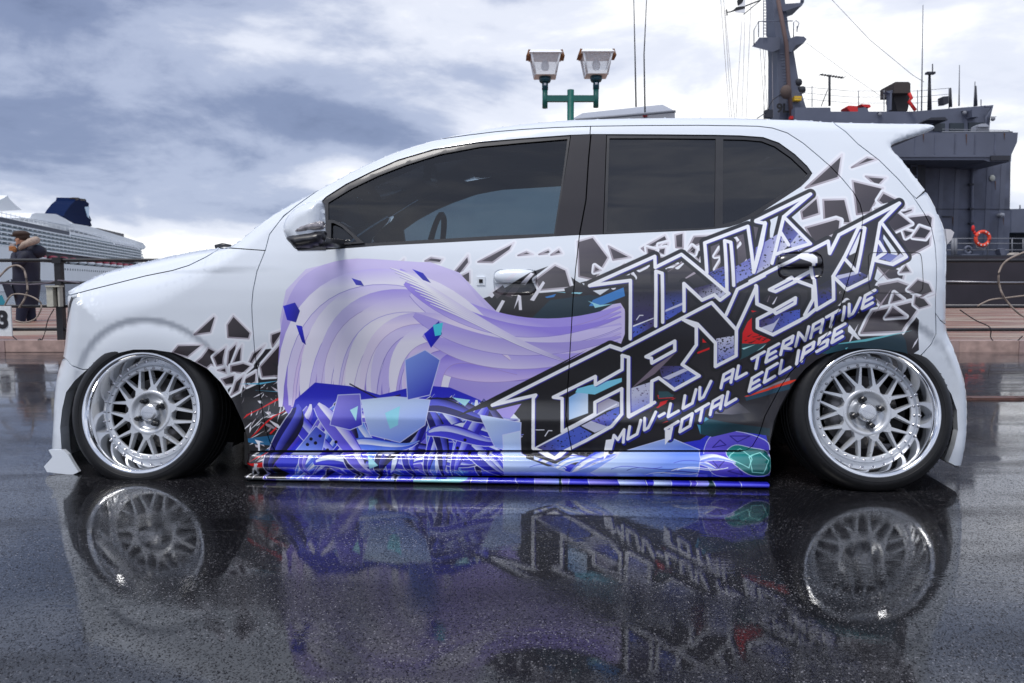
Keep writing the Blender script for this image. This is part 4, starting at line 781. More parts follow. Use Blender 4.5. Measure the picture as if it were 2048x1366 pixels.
# ---------------------------------------------------------------- wheels
def wheel(hx, hz, y, ang, camber, spin, Rr=.213, near=True):
    w_ = MB(); O = .262
    # polished barrel and lip (axis along y, face towards -y)
    w_.lathe([(.150, .085), (.164, .084), (.1655, .083), (.170, .080), (.176, .066), (.184, .045), (.192, .022), (.197, .008), (.202, .001), (.207, -.001), (.212, .0), (Rr+.002, .004), (Rr+.002, .012), (Rr-.006, .016), (.196, .05), (.180, .10), (.176, .19), (.18, .20)], 96)
    wo = w_.build('wheel', M_CHR, car); wo.location = (hx, y, hz)
    wo.rotation_euler = (camber, spin, ang); wo.rotation_mode = 'YXZ'
    t = MB(); t.lathe([(Rr-.004, .003), (Rr+.006, -.003), (Rr+.018, -.004), (.240, .0), (.251, .008), (.2575, .020), (.2605, .034), (O, .042)], 96)
    for y0_, y1_ in ((.042, .066), (.072, .098), (.104, .130), (.136, .160)): t.lathe([(O-.007, y0_), (O, y0_+.001), (O, y1_-.001), (O-.007, y1_), (O-.007, y1_+.006)], 96, smooth=False)
    t.lathe([(O-.007, .166), (.2605, .168), (.257, .182), (.245, .194), (.22, .198), (Rr-.02, .196)], 96)
    for i in range(80):     # shoulder sipes
        a = 2*math.pi*i/80
        for yy in (.028, .150):
            c, s_ = math.cos(a), math.sin(a); q = []
            for da in (-.008, .008):
                for dy in (0, .024): q.append(((O+.0012)*math.cos(a+da+dy*2), yy+dy, (O+.0012)*math.sin(a+da+dy*2)))
            t.add(q, [(0, 1, 3, 2)])
    t.build('tyre', M_RUB, wo)
    if not near: MB().lathe([(0, .075), (.16, .08)], 32).build('wheel_face', M_SIL, wo); return wo
    f = MB(); f.lathe([(.150, .0855), (.150, .076), (.154, .074), (.164, .0745), (.168, .078), (.168, .084)], 96)       # outer flange of the centre
    f.lathe([(.030, .090), (.030, .074), (.052, .073), (.060, .069), (.064, .062), (.070, .058), (.078, .059), (.081, .064), (.081, .095)], 72)
    f.build('wheel_centre', M_SIL, wo)
    sp__ = MB()
    def bar(a0, r0, a1, r1, w0, w1, d0, d1, th=.020):
        p = Vector((r0*math.cos(a0), 0, r0*math.sin(a0))); q = Vector((r1*math.cos(a1), 0, r1*math.sin(a1))); d = (q-p).normalized(); n_ = Vector((-d.z, 0, d.x))
        fr = [p+n_*w0/2+Vector((0, d0, 0)), p-n_*w0/2+Vector((0, d0, 0)), q-n_*w1/2+Vector((0, d1, 0)), q+n_*w1/2+Vector((0, d1, 0))]; bk = [Vector((v.x, v.y+th, v.z)) for v in fr]
        for k_ in range(4): bk[k_] += n_*(.0025 if k_ in (0, 3) else -.0025)
        me_ = len(sp__.v); sp__.hull([tuple(v) for v in fr], [tuple(v) for v in bk])
    for i in range(10):
        a = 2*math.pi*(i+.5)/10; h = math.pi/10
        bar(a, .070, a, .099, .046, .013, .0600, .0625)
        bar(a-.030, .088, a-h*.64, .1535, .0120, .0062, .0622, .0735); bar(a+.030, .088, a+h*.64, .1535, .0120, .0062, .0624, .0735)
    sp__.build('spokes', M_SIL, wo)
    cc = MB(); cc.lathe([(0, .0455), (.012, .0457), (.022, .046), (.026, .047), (.027, .050), (.030, .050), (.031, .054), (.031, .075)], 48); cc.build('centre_cap', mat('satin_cap', (.62, .63, .65), .25, .8, .03), wo)
    MB().box((-.020, .0452, -.0012), (.020, .047, .0012)).build('cap_emblem', M_BOLT, wo)
    hd_ = None
    bmh = MB().lathe([(0, -.0055), (.0022, -.0055), (.0028, -.0035), (.0046, -.003), (.0052, 0), (.0052, .002)], 8).mesh('rim_bolt')
    for i in range(32):
        a = 2*math.pi*(i+.5)/32; o = link('rim_bolt', bmh, M_BOLT, wo); o.location = (.1592*math.cos(a), .0755, .1592*math.sin(a))
    ln = MB().lathe([(0, -.012), (.006, -.0115), (.0065, -.002), (.0098, 0), (.0098, .022), (.012, .024)], 6, smooth=False).lathe([(.012, .018), (.0135, .022), (.0135, .026)], 16).mesh('lug_nut')
    for i in range(4):
        a = math.pi/2*i+.62; o = link('lug_nut', ln, mat('black_nut', (.01, .01, .012), .25), wo); o.location = (.0455*math.cos(a), .052, .0455*math.sin(a))
    br = MB().lathe([(.02, .12), (.125, .12), (.125, .13), (.02, .13)], 48); br.build('brake_disc', mat('brake_steel', (.22, .21, .21), .35, .9), wo)
    MB().prism([(.05, -.05), (.13, -.06), (.14, 0), (.13, .06), (.05, .05)], .10, .15).build('brake_caliper', M_DARK, wo)
    return wo
def place_wheel(px, py, y): p = lpt(px, py, y); return float(p[0]), float(p[2])
YF, YR = .024, .012
a, b = place_wheel(280.5, 825.5, YF); wheel(a, b, YF, 0, R(-8.5), .1)
a2, b2 = place_wheel(1749.5, 825.5, YR); wheel(a2, b2, YR, 0, R(-8.5), .35)
for hx, hz in ((a, b), (a2, b2)):
    o = wheel(hx, hz, CW+.01, 0, 0, 0, near=False); o.rotation_euler = (0, 0, math.pi)

# raised ring and marks on the tyre walls, rain drops on roof and bonnet
for wo in [o for o in car.children if o.name.split('.')[0] == 'wheel'][:2]:
    mk_ = MB(); rr2 = random.Random(3)
    for k in range(3):
        a0 = k*2.1
        for i in range(7):
            a = a0+i*.075; c, s_ = math.cos(a), math.sin(a); r0, r1 = .2315, .2385; da = .022*rr2.uniform(.6, 1.1)
            mk_.add([(r*math.cos(a+d), -.0042+(.003 if r > .235 else 0), r*math.sin(a+d)) for r, d in ((r0, 0), (r0, da), (r1, da), (r1, 0))], [(0, 1, 2, 3)])
    mk_.lathe([(.222, -.0045), (.2235, -.006), (.225, -.0045)], 72); mk_.build('sidewall_marks', M_RUB, wo)['kind'] = 'stuff'
dv, df = [], []; rr3 = random.Random(4)
for i in range(1500):
    k = rr3.randrange(nx(205,549), nx(1780,247)); x, z, r_ = OUT[k]; t = rr3.random(); y0 = float(base(x, z))+r_*.55; r0 = rr3.uniform(.0012, .0036)*(1 if t > .1 else 1)
    yy = y0+t*t*.5; q = min(1, max(0, 1-(yy-float(base(x, z)))/r_)); zz_ = z-r_*(1-math.sqrt(1-q*q))*.95
    c0 = len(dv); dv += [(x+r0*a, yy+r0*b, zz_+r0*c*.7) for a, b, c in ((1, 0, 0), (-1, 0, 0), (0, 1, 0), (0, -1, 0), (0, 0, 1), (0, 0, -1))]; df += [(c0+a, c0+b, c0+c) for a, b, c in ((0, 2, 4), (2, 1, 4), (1, 3, 4), (3, 0, 4), (2, 0, 5), (1, 2, 5), (3, 1, 5), (0, 3, 5))]
me = bpy.data.meshes.new('rain_drops'); me.from_pydata(dv, [], df); me.polygons.foreach_set('use_smooth', [True]*len(df)); link('rain_drops', me, mat('clear_water', (.75, .8, .85), .03, coat=1), car)['kind'] = 'stuff'
# ---------------------------------------------------------------- ground, quay, water
def asphalt_mat():
    m = bpy.data.materials.new('wet_asphalt'); m.use_nodes = True; nt = m.node_tree; N = nt.nodes; L = nt.links.new; b = N['Principled BSDF']
    tc = N.new('ShaderNodeTexCoord'); co = tc.outputs['Object']
    def n(t, **k):
        x = N.new(t)
        for a, v in k.items():
            if a in x.inputs.keys(): x.inputs[a].default_value = v
            else: setattr(x, a, v)
        return x
    def noise(scale, det=4, map_=None, rough=.5):
        x = n('ShaderNodeTexNoise', Scale=scale, Detail=det, Roughness=rough); src = co
        if map_: mp = N.new('ShaderNodeMapping'); mp.inputs['Scale'].default_value = map_; L(co, mp.inputs[0]); src = mp.outputs[0]
        L(src, x.inputs[0]); return x.outputs[0]
    def mr(v, a, b_, c, d): x = N.new('ShaderNodeMapRange'); [setattr(x.inputs[i+1], 'default_value', q) for i, q in enumerate((a, b_, c, d))]; L(v, x.inputs[0]); return x.outputs[0]
    def ma(op, a, b_): 
        x = N.new('ShaderNodeMath'); x.operation = op
        for i, q in enumerate((a, b_)):
            if isinstance(q, (int, float)): x.inputs[i].default_value = q
            else: L(q, x.inputs[i])
        return x.outputs[0]
    vo = n('ShaderNodeTexVoronoi', Scale=380.0); L(co, vo.inputs[0]); sepc = N.new('ShaderNodeSeparateColor'); L(vo.outputs['Color'], sepc.inputs[0])
    vo2 = n('ShaderNodeTexVoronoi', Scale=760.0); L(co, vo2.inputs[0]); sep2 = N.new('ShaderNodeSeparateColor'); L(vo2.outputs['Color'], sep2.inputs[0])
    patchy = noise(.9, 5, (.55, 1.6, 1)); pool = noise(1.6, 3, (.5, 2.2, 1)); fine = noise(260, 3); rip = noise(26, 3, (.45, 1.3, 1)); ripw = noise(7, 3, (.6, 1.4, 1))
    # stones in dark binder: a few pale ones, wet sparkle painted in as colour
    st = mr(sepc.outputs[0], .955, .985, 0, 1); st2 = mr(sep2.outputs[0], .965, .99, 0, .8); stone_sparkle = ma('MAXIMUM', st, st2)
    cmx = n('ShaderNodeMix', data_type='RGBA'); cmx.inputs[6].default_value = (.005, .005, .006, 1); cmx.inputs[7].default_value = (.011, .011, .014, 1); L(mr(patchy, .3, .7, 0, 1), cmx.inputs[0])
    c2 = n('ShaderNodeMix', data_type='RGBA'); L(cmx.outputs[2], c2.inputs[6]); c2.inputs[7].default_value = (.50, .49, .52, 1); L(ma('MULTIPLY', stone_sparkle, mr(noise(2.3, 4, (.7, 1.5, 1)), .35, .65, .08, .55)), c2.inputs[0]); L(c2.outputs[2], b.inputs['Base Color'])
    # paving joint across the yard
    sx = N.new('ShaderNodeSeparateXYZ'); L(co, sx.inputs[0]); jy = ma('ADD', sx.outputs[1], ma('MULTIPLY', ma('SUBTRACT', ripw, .5), .012)); jd = ma('ABSOLUTE', ma('SUBTRACT', jy, 2.035), 0); joint = mr(jd, .0015, .005, 1, 0)
    # water film: smooth where it pools
    mrlo = .16
    film = mr(pool, .36, .50, 0, 1)
    h = ma('ADD', ma('MULTIPLY', vo.outputs['Distance'], -1.0), ma('MULTIPLY', fine, .35)); amp = mr(film, 0, 1, 1.0, .35)
    b1 = n('ShaderNodeBump', Distance=.0008); L(h, b1.inputs['Height']); L(amp, b1.inputs['Strength'])
    b2 = n('ShaderNodeBump', Distance=.0018, Strength=.20); L(rip, b2.inputs['Height']); L(b1.outputs[0], b2.inputs['Normal'])
    b3 = n('ShaderNodeBump', Distance=.006); b3.inputs['Strength'].default_value = .4; L(ma('MULTIPLY', joint, -1), b3.inputs['Height']); L(b2.outputs[0], b3.inputs['Normal'])
    L(b3.outputs[0], b.inputs['Normal']); L(mr(film, 0, 1, .26, .14), b.inputs['Roughness']); b.inputs['IOR'].default_value = 1.5; b.inputs['Specular IOR Level'].default_value = .03
    broken = mr(noise(1.1, 6, (.8, 3.0, 1), .65), .52, .62, .04, .42)
    rip2 = noise(60, 4, (.6, 1.2, 1)); b4 = n('ShaderNodeBump', Distance=.0013); L(ma('ADD', rip, ma('MULTIPLY', rip2, .5)), b4.inputs['Height']); L(broken, b4.inputs['Strength'])
    b5 = n('ShaderNodeBump', Distance=.0004); L(vo.outputs['Distance'], b5.inputs['Height']); L(mr(film, 0, 1, .22, .03), b5.inputs['Strength']); L(b4.outputs[0], b5.inputs['Normal']); b4 = b5; L(b4.outputs[0], b.inputs['Coat Normal']); L(ma('MULTIPLY', mr(film, 0, 1, .62, 1.0), mr(sepc.outputs[1], mrlo, mrlo+.12, .02, 1)), b.inputs['Coat Weight']); b.inputs['Coat Roughness'].default_value = .02; b.inputs['Coat IOR'].default_value = 1.8
    return m
def sheet(name, x0, x1, y0, y1, z, m, nx_=1):
    me = bpy.data.meshes.new(name); me.from_pydata([(x0, y0, z), (x1, y0, z), (x1, y1, z), (x0, y1, z)], [], [(0, 1, 2, 3)]); return tag(link(name, me, m), kind='structure')
KY = 7.56; QY = 19.5
sheet('asphalt', -40, 40, -30, KY+.05, 0, asphalt_mat())
mp_ = bpy.data.materials.new('brick_paving'); mp_.use_nodes = True
def paving_mat():
    nt = mp_.node_tree; N = nt.nodes; L = nt.links.new; b = N['Principled BSDF']; tc = N.new('ShaderNodeTexCoord'); br = N.new('ShaderNodeTexBrick'); br.inputs['Scale'].default_value = 1; br.inputs['Brick Width'].default_value = .22; br.inputs['Row Height'].default_value = .11; br.inputs['Mortar Size'].default_value = .006
    br.inputs['Color1'].default_value = (.30, .13, .085, 1); br.inputs['Color2'].default_value = (.20, .10, .075, 1); br.inputs['Mortar'].default_value = (.07, .06, .055, 1); L(tc.outputs['Object'], br.inputs[0])
    ns = N.new('ShaderNodeTexNoise'); ns.inputs['Scale'].default_value = 1.2; ns.inputs['Detail'].default_value = 8; mpg = N.new('ShaderNodeMapping'); mpg.inputs['Scale'].default_value = (.5, 1.8, 1); L(tc.outputs['Object'], mpg.inputs[0]); L(mpg.outputs[0], ns.inputs[0])
    mx = N.new('ShaderNodeMix'); mx.data_type = 'RGBA'; r = N.new('ShaderNodeMapRange'); r.inputs[1].default_value = .48; r.inputs[2].default_value = .62; L(ns.outputs[0], r.inputs[0]); L(r.outputs[0], mx.inputs[0]); L(br.outputs[0], mx.inputs[6]); mx.inputs[7].default_value = (.36, .29, .22, 1); L(mx.outputs[2], b.inputs['Base Color'])
    r2 = N.new('ShaderNodeMapRange'); r2.inputs[3].default_value = .75; r2.inputs[4].default_value = .3; L(ns.outputs[0], r2.inputs[0]); L(r2.outputs[0], b.inputs['Roughness'])
paving_mat()
pv = MB().box((-40, KY+.20, -.3), (40, QY, .10)).build('pavement', mp_); tag(pv, kind='structure')
kerb = tag(MB().box((-40, KY+.03, -.2), (40, KY+.19, .03)).build('kerb', mat('kerb_bed', (.1, .09, .09), .8)), kind='structure')
ks = MB().box((-.298, KY, 0), (.298, KY+.2, .115)).mesh('kerb_stone'); kmats = [mat('kerb_stone_a', (.42, .29, .25), .5, var=.3, scale=12), mat('kerb_stone_b', (.36, .25, .23), .5, var=.3, scale=9)]
for i in range(-16, 17):
    o = bpy.data.objects.new('kerb_stone', ks); sc.collection.objects.link(o); o.location = (i*.6, rnd.uniform(-.004, .004), rnd.uniform(-.003, .003)); o.parent = kerb
    if not ks.materials: ks.materials.append(kmats[0])
    o.material_slots[0].link = 'OBJECT'; o.material_slots[0].material = kmats[i % 2]
qw = tag(MB().box((-40, QY, -3.2), (40, QY+.5, .16)).build('quay_edge', mat('quay_concrete', (.28, .26, .24), .8, var=.3, scale=4)), kind='structure')
wm = bpy.data.materials.new('harbour_water'); wm.use_nodes = True
def water_mat():
    nt = wm.node_tree; b = nt.nodes['Principled BSDF']; b.inputs['Base Color'].default_value = (.02, .045, .06, 1); b.inputs['Roughness'].default_value = .08; tc = nt.nodes.new('ShaderNodeTexCoord'); ns = nt.nodes.new('ShaderNodeTexNoise'); ns.inputs['Scale'].default_value = .8; ns.inputs['Detail'].default_value = 6; nt.links.new(tc.outputs['Object'], ns.inputs[0]); bp = nt.nodes.new('ShaderNodeBump'); bp.inputs['Distance'].default_value = .25; bp.inputs['Strength'].default_value = .6; nt.links.new(ns.outputs[0], bp.inputs['Height']); nt.links.new(bp.outputs[0], b.inputs['Normal'])
water_mat()
sheet('water', -2500, 2500, QY+.3, 3200, -2.2, wm); sheet('seabed_ground', -2500, 2500, -40, 3200, -4.0, mat('sea_floor', (.03, .04, .04), .9))
# drainage joint strip on the right
dr = MB(); dm = mat('rusty_drain', (.10, .045, .035), .6, var=.5, scale=20)
a = G(1935, 798); y_ = a[1]; drain = tag(MB().box((-.4, y_-.055, .0), (9, y_+.055, .004)).build('drain_channel', dm), kind='structure')
gs = MB().box((.004, y_-.045, .004), (.296, y_+.045, .012)).mesh('drain_cover')
gs.materials.append(dm)
for i in range(30): o = link('drain_cover', gs, None, drain); o.location = (-.3+i*.3, 0, 0)
# ---------------------------------------------------------------- fence, signs, cables
M_RAIL = mat('black_iron', (.016, .015, .018), .45, var=.3); M_TAN = mat('tan_hose', (.30, .24, .20), .6); M_BOX = mat('beige_box', (.52, .50, .42), .55)
FY = 7.66
def zat(py, Y, px=200): return W(px, py, Y)[2]
fl = empty('railing', (0, FY, 0)); tag(fl, 'black pipe railing with four bars running along the kerb behind the car', 'railing')
for py_, r_ in ((521, .018), (566, .013), (613, .015), (659, .017)):
    z = zat(py_, FY); MB().tube([(-12+i*2, 0, z+(.004*math.sin(i*2.1))) for i in range(13)], r_, 8).build('rail_bar', M_RAIL, fl)
px_post = W(121, 600, FY)[0]
pm = MB().box((-.032, -.032, .10), (.032, .032, zat(517, FY)+.01)).box((-.045, -.045, zat(521, FY)-.03), (.045, .045, zat(521, FY)+.03)).box((-.06, -.06, .10), (.06, .06, .112)).mesh('railing_post')
for i in range(-3, 6):
    if i == 4: continue
    o = link('railing_post', pm, M_RAIL, fl); o.location = (px_post+i*2.28, 0, 0)
bx = empty('junction_box', (0, 0, 0)); tag(bx, 'beige electrical box strapped on the railing post left of the car', 'junction box')
MB().box(W(92, 574, FY-.10), W(114, 613, FY-.04)).build('box_body', M_BOX, bx); p0, p1 = W(114, 574, FY-.10), W(127, 613, FY-.04)
MB().box((p0[0]+.002, p0[1]+.002, p0[2]), (p1[0], p1[1], p1[2])).build('box_side', mat('beige_box_shaded', (.44, .42, .36), .55), bx)  # shaded side of the box: same beige with the shade put into its colour
MB().box(W(90, 571, FY-.115), W(128, 574, FY-.03)).build('box_lid', M_BOX, bx)
sg = empty('number_sign', (0, 0, 0)); tag(sg, 'white board with a black number 3 hung low on the railing at the left edge', 'sign')
MB().box(W(-24, 612, FY-.06), W(26, 672, FY-.045)).build('board', mat('white_board', (.75, .77, .78), .4), sg)
def text_mesh(t, h, m, name, parent, loc, rot=(math.pi/2, 0, 0), bold=0.0, xs=1.0):
    cu = bpy.data.curves.new(name, 'FONT'); cu.body = t; cu.size = h; cu.extrude = .002; cu.offset = bold; cu.align_x = 'CENTER'; cu.align_y = 'CENTER'
    o = bpy.data.objects.new('tmp', cu); sc.collection.objects.link(o); dg = bpy.context.evaluated_depsgraph_get(); me = bpy.data.meshes.new_from_object(o.evaluated_get(dg)); bpy.data.objects.remove(o)
    o = link(name, me, m, parent); o.location = loc; o.rotation_euler = rot; o.scale = (xs, 1, 1); return o
text_mesh('3', .235, M_RAIL, 'number', sg, W(6, 641, FY-.064), bold=.011, xs=.95)
def cable(name, P, Y, r_, m, label, cat, grp=None, n=5):
    q = [W(a, b, Y+(0.01*math.sin(i))) for i, (a, b) in enumerate(catmull(P, n))]; o = MB().tube(q, r_, 6).build(name, m); tag(o, label, cat, grp); return o
cable('hose', [(-20,575),(0,552),(18,535),(35,531),(48,540),(53,560),(55,580),(48,600),(38,616)], FY-.05, .010, M_TAN, 'tan hose looped over the top rail in front of the walking person', 'hose')
cable('hose', [(-25,650),(-5,640),(15,600),(30,588),(60,592),(80,604),(82,618),(70,638),(48,645),(28,640)], FY-.06, .008, M_TAN, 'tan hose coiled between the lower rails beside the number sign', 'hose')
cable('power_cable', [(25,672),(45,690),(60,699),(74,699),(84,680),(90,664),(96,640),(108,618)], FY-.05, .005, M_RAIL, 'thin black power cable with plug sagging below the railing left of the car', 'cable')
cable('power_cable', [(0,567),(60,569),(95,566),(115,561),(135,563),(160,566)], FY-.03, .009, mat('purple_grey_cable', (.12, .10, .13), .5), 'grey cable tied along the second rail above the beige box', 'cable')
o = MB().sphere(W(80, 690, FY-.05), (.03, .03, .07), 8, 6).build('cable_plug', M_RAIL); tag(o, 'black cable connector hanging below the railing', 'plug')
cable('hose', [(2060,500),(2015,520),(1998,545),(2000,575),(2012,600),(2035,625),(2060,640)], FY-.05, .010, M_TAN, 'tan hose bowed down from the railing at the right edge', 'hose')
cable('hose', [(1955,612),(1980,600),(2010,596),(2060,590)], FY-.04, .009, M_TAN, 'tan hose lying between the rails at the lower right', 'hose')
cable('power_cable', [(1920,620),(1950,640),(1980,655),(1982,676),(2000,692),(2022,692),(2045,672)], FY-.05, .006, M_RAIL, 'black cable drooping under the railing at the right', 'cable')
o = MB().tube([W(1890, 563, FY-.03), W(2000, 565, FY-.03), W(2080, 565, FY-.03)], .009, 8).build('metal_pipe', mat('dull_steel', (.35, .34, .36), .35, .8)); tag(o, 'dull steel pipe lashed along the second rail at the right', 'pipe')
# ---------------------------------------------------------------- street lamp
LY = 9.4; lamp = empty('street_lamp', (W(1141, 240, LY)[0], LY, 0)); tag(lamp, 'green two headed street lamp with lantern heads rising behind the car roof', 'street lamp')
M_GRN = mat('green_paint', (.012, .125, .105), .4); M_TEAL = mat('teal_collar', (.01, .07, .10), .4); M_LWH = mat('white_lantern', (.90, .91, .93), .4, var=.03); M_BRN = mat('brown_gable', (.20, .075, .02), .6)
LX = lamp.location.x
def lz(py): return W(1141, py, LY)[2]
def lx(px): return W(px, 190, LY)[0]-LX
MB().tube([(0, 0, .1), (0, 0, lz(180))], .042, 16).tube([(0, 0, .1), (0, 0, .16)], .11, 16).build('pole', M_GRN, lamp)
MB().box((lx(1093), -.03, lz(203.5)), (lx(1189), .03, lz(191.5))).build('cross_arm', M_GRN, lamp)
lg = bpy.data.materials.new('lantern_glass'); lg.use_nodes = True
def lgm():
    nt = lg.node_tree; N = nt.nodes; b = N['Principled BSDF']; b.inputs['Base Color'].default_value = (.95, .96, .98, 1); b.inputs['Roughness'].default_value = .15; b.inputs['Alpha'].default_value = .35
    ns = N.new('ShaderNodeTexNoise'); ns.inputs['Scale'].default_value = 8; mr = N.new('ShaderNodeMapRange'); mr.inputs[3].default_value = .18; mr.inputs[4].default_value = .6; nt.links.new(ns.outputs[0], mr.inputs[0]); nt.links.new(mr.outputs[0], b.inputs['Alpha'])
lgm()
for cxp, dy in ((1090, 0), (1192, -1.5)):
    c = lx(cxp); P = lambda px, py: (c+(px-1090)/FPX*LY, lz(py+dy))
    ar = MB().tube([(c, 0, lz(216.5+dy)), (c, 0, lz(178+dy))], .033, 14).build('arm_post', M_GRN, lamp)
    MB().tube([(c, 0, lz(180+dy)), (c, 0, lz(163+dy))], .038, 14).tube([(c, 0, lz(165+dy)), (c, 0, lz(161+dy)), (c, 0, lz(155+dy))], [.06, .073, .073], 14).build('collar', M_TEAL, ar)
    MB().box((c-.016, -.042, lz(172+dy)), (c+.012, -.037, lz(168+dy))).build('sticker', M_LWH, ar)
    h = MB(); zt_, zb = lz(113+dy), lz(154+dy); wt, wb = .165, .115
    ln = empty('lantern', (0, 0, 0)); ln.parent = lamp
    g = MB(); g.hull([(c-wt, -wt, zt_), (c-wb, -wb, zb+.03), (c+wb, -wb, zb+.03), (c+wt, -wt, zt_)], [(c-wt, wt, zt_), (c-wb, wb, zb+.03), (c+wb, wb, zb+.03), (c+wt, wt, zt_)]); g.build('lantern_glass', lg, ln)
    fr = MB()
    for sx_ in (-1, 1):
        for sy_ in (-1, 1): fr.tube([(c+sx_*wt*1.06, sy_*wt*1.05, zt_+.02), (c+sx_*wb*1.08, sy_*wb*1.08, zb+.01)], .014, 6)
        fr.tube([(c+sx_*.125, -.125, lz(146+dy)), (c+sx_*.125, -.125, lz(156+dy))], .012, 6)
    fr.box((c-wb*1.15, -wb*1.1, zb), (c+wb*1.15, wb*1.1, zb+.035)); fr.build('lantern_frame', M_LWH, ln)
    # roof: four small gables, white front slope and brown ends
    rt, rb_ = lz(104+dy), lz(114+dy); fr2 = MB(); fr2.hull([(c-.20, -.20, rb_), (c+.20, -.20, rb_), (c+.175, -.10, rt), (c-.175, -.10, rt)], [(c-.20, .20, rb_), (c+.20, .20, rb_), (c+.175, .10, rt), (c-.175, .10, rt)]); fr2.build('lantern_roof', M_LWH, ln)
    for sx_ in (-1, 1): MB().prism([(c+sx_*.178, rt-.005), (c+sx_*.205, rt), (c+sx_*.222, rb_+.01), (c+sx_*.232, rb_-.015), (c+sx_*.176, rb_-.015)], -.11, .11).build('roof_gable', M_BRN, ln)
    MB().sphere((c, 0, lz(132+dy)), (.05, .05, .07)).tube([(c, 0, lz(138+dy)), (c, 0, lz(152+dy))], .03, 8).build('bulb', mat('frosted_bulb', (.7, .7, .74), .4), ln)

# ---------------------------------------------------------------- grey navy ship on the right
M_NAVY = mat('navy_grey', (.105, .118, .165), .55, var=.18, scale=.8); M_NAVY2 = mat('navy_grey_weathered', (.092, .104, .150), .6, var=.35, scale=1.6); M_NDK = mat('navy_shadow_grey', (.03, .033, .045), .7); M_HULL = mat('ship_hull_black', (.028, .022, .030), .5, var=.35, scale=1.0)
M_WIN = mat('dark_glass', (.02, .03, .04), .15); M_RED = mat('red_canvas', (.62, .02, .02), .6); M_LGR = mat('light_grey_paint', (.36, .38, .43), .5); M_STL = mat('rail_steel', (.20, .21, .24), .5)
ship = empty('navy_ship', (0, 0, 0)); tag(ship, 'grey warship moored at the right with bridge, tapered mast and black hull', 'ship')
def pr(name, P, Y0, Y1, m, parent=ship): 
    q = [XZ(a, b, Y0) for a, b in P]; return MB().prism(q, Y0, Y1).build(name, m, parent)
ZY_ = 34.0; hz0, hz1 = W(1900, 513, 27)[2], -2.6
MB().box((-3, 27, hz1), (32, 42, hz0)).build('hull', M_HULL, ship)
MB().box((-2.5, 27.1, hz0), (31.8, 41.8, hz0+.05)).build('deck', M_NDK, ship)
pr('inner_deckhouse', [(1500,321),(1776,321),(1776,513),(1500,513)], 31.6, 40, M_NAVY); MB().hull([(W(1547,245,ZY_)[0], ZY_-.75, hz0), (W(1612,245,ZY_)[0], ZY_-.45, hz0), (W(1612,245,ZY_)[0], ZY_+.75, hz0), (W(1547,245,ZY_)[0], ZY_+.75, hz0)], [(W(1547,245,ZY_)[0], ZY_-.75, W(1547,245,ZY_)[2]), (W(1612,245,ZY_)[0], ZY_-.45, W(1547,245,ZY_)[2]), (W(1612,245,ZY_)[0], ZY_+.75, W(1547,245,ZY_)[2]), (W(1547,245,ZY_)[0], ZY_+.75, W(1547,245,ZY_)[2])]).build('mast_foot', M_NAVY, ship)
lw = pr('deckhouse', [(1780,318),(2021.5,318),(2018,513),(1780,513)], 31.0, 40, M_NAVY2)
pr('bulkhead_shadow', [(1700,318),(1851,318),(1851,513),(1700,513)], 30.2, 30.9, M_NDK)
br_ = pr('bridge_overhang', [(1500,267),(2036,265),(2034,285),(2023,309),(2022,323),(1976,323),(1968,320),(1500,320)], 29.0, 40, M_NAVY)
pr('overhang_band', [(1500,309),(1980,309),(1980,314),(1500,314)], 28.95, 29.0, M_NAVY, br_); pr('overhang_slot', [(1982,311),(2021,311),(2020,320.5),(1982,320.5)], 28.93, 29.05, M_NDK, br_)
wh = pr('wheelhouse', [(1590,215),(1661,215),(1661.5,223),(1824,223),(1987,210),(1981,234),(1978,266),(1590,266)], 32.5, 40, M_NAVY)
for q in ([(1868,247),(1890,246.5),(1890,262),(1868,262)], [(1900,246),(1928,246),(1928,263),(1900,263)], [(1938,245),(1970,245),(1970,263),(1938,263)]): pr('bridge_window', q, 32.44, 32.6, M_WIN, wh)
pr('window_hood', [(1854,240),(1862,235),(1890,234),(1896,240)], 31.9, 32.5, M_NDK, wh); pr('locker', [(1944,219),(1958,218),(1958,234),(1944,234)], 32.1, 32.5, M_NAVY, wh)
MB().tube([W(1968, 213, 32.3), W(1984, 214, 32.3), W(1972, 235, 32.3), W(1972, 264, 32.3)], .05, 6).build('drain_pipe', M_NAVY, wh)
for a_, b_ in ((1760, 229), (1929, 226), (1986, 238)): MB().sphere(W(a_, b_, 32.3), .09, 8, 6).box(W(a_-3, b_-5, 32.35), W(a_+3, b_-3, 32.5)).build('deck_light', M_STL, wh)
pr('stack_dome', [(1955,264),(1957,250),(1963,247),(1972,247),(1978,251),(1979,264)], 31.4, 31.9, M_LGR)
for i in range(3): pr('dome_band', [(1955,253+i*4),(1979,253+i*4),(1979,254.4+i*4),(1955,254.4+i*4)], 31.3, 31.4, M_STL)
# lower wall fittings
for P in ([(1944,326),(1944,420),(1942,512)],): MB().tube([W(a_, b_, 30.9) for a_, b_ in P], .06, 8).build('wall_pipe', M_NAVY, lw)
for y__ in (367, 416, 445): pr('pipe_clamp', [(1940,y__),(1948,y__),(1948,y__+3),(1940,y__+3)], 30.8, 30.95, M_NDK, lw)
MB().box(W(1856, 417.6, 30.97), W(2020, 418.6, 31)).build('plate_seam', M_NDK, lw); MB().box(W(1885, 432, 30.93), W(1902, 434, 31)).build('hand_bar', M_NDK, lw)
c_ = W(1985, 356, 30.93); MB().add([(c_[0]+.085*math.cos(t)*k, c_[1]-(.02 if k == 1 else .0), c_[2]+.095*math.sin(t)*k) for k in (1.3, 1) for t in np.linspace(0, 2*math.pi, 17)[:-1]], [(i, (i+1) % 16, 16+(i+1) % 16, 16+i) for i in range(16)]+[tuple(range(16, 32))], True).build('porthole', mat('porthole_glass', (.42, .44, .40), .2), lw)
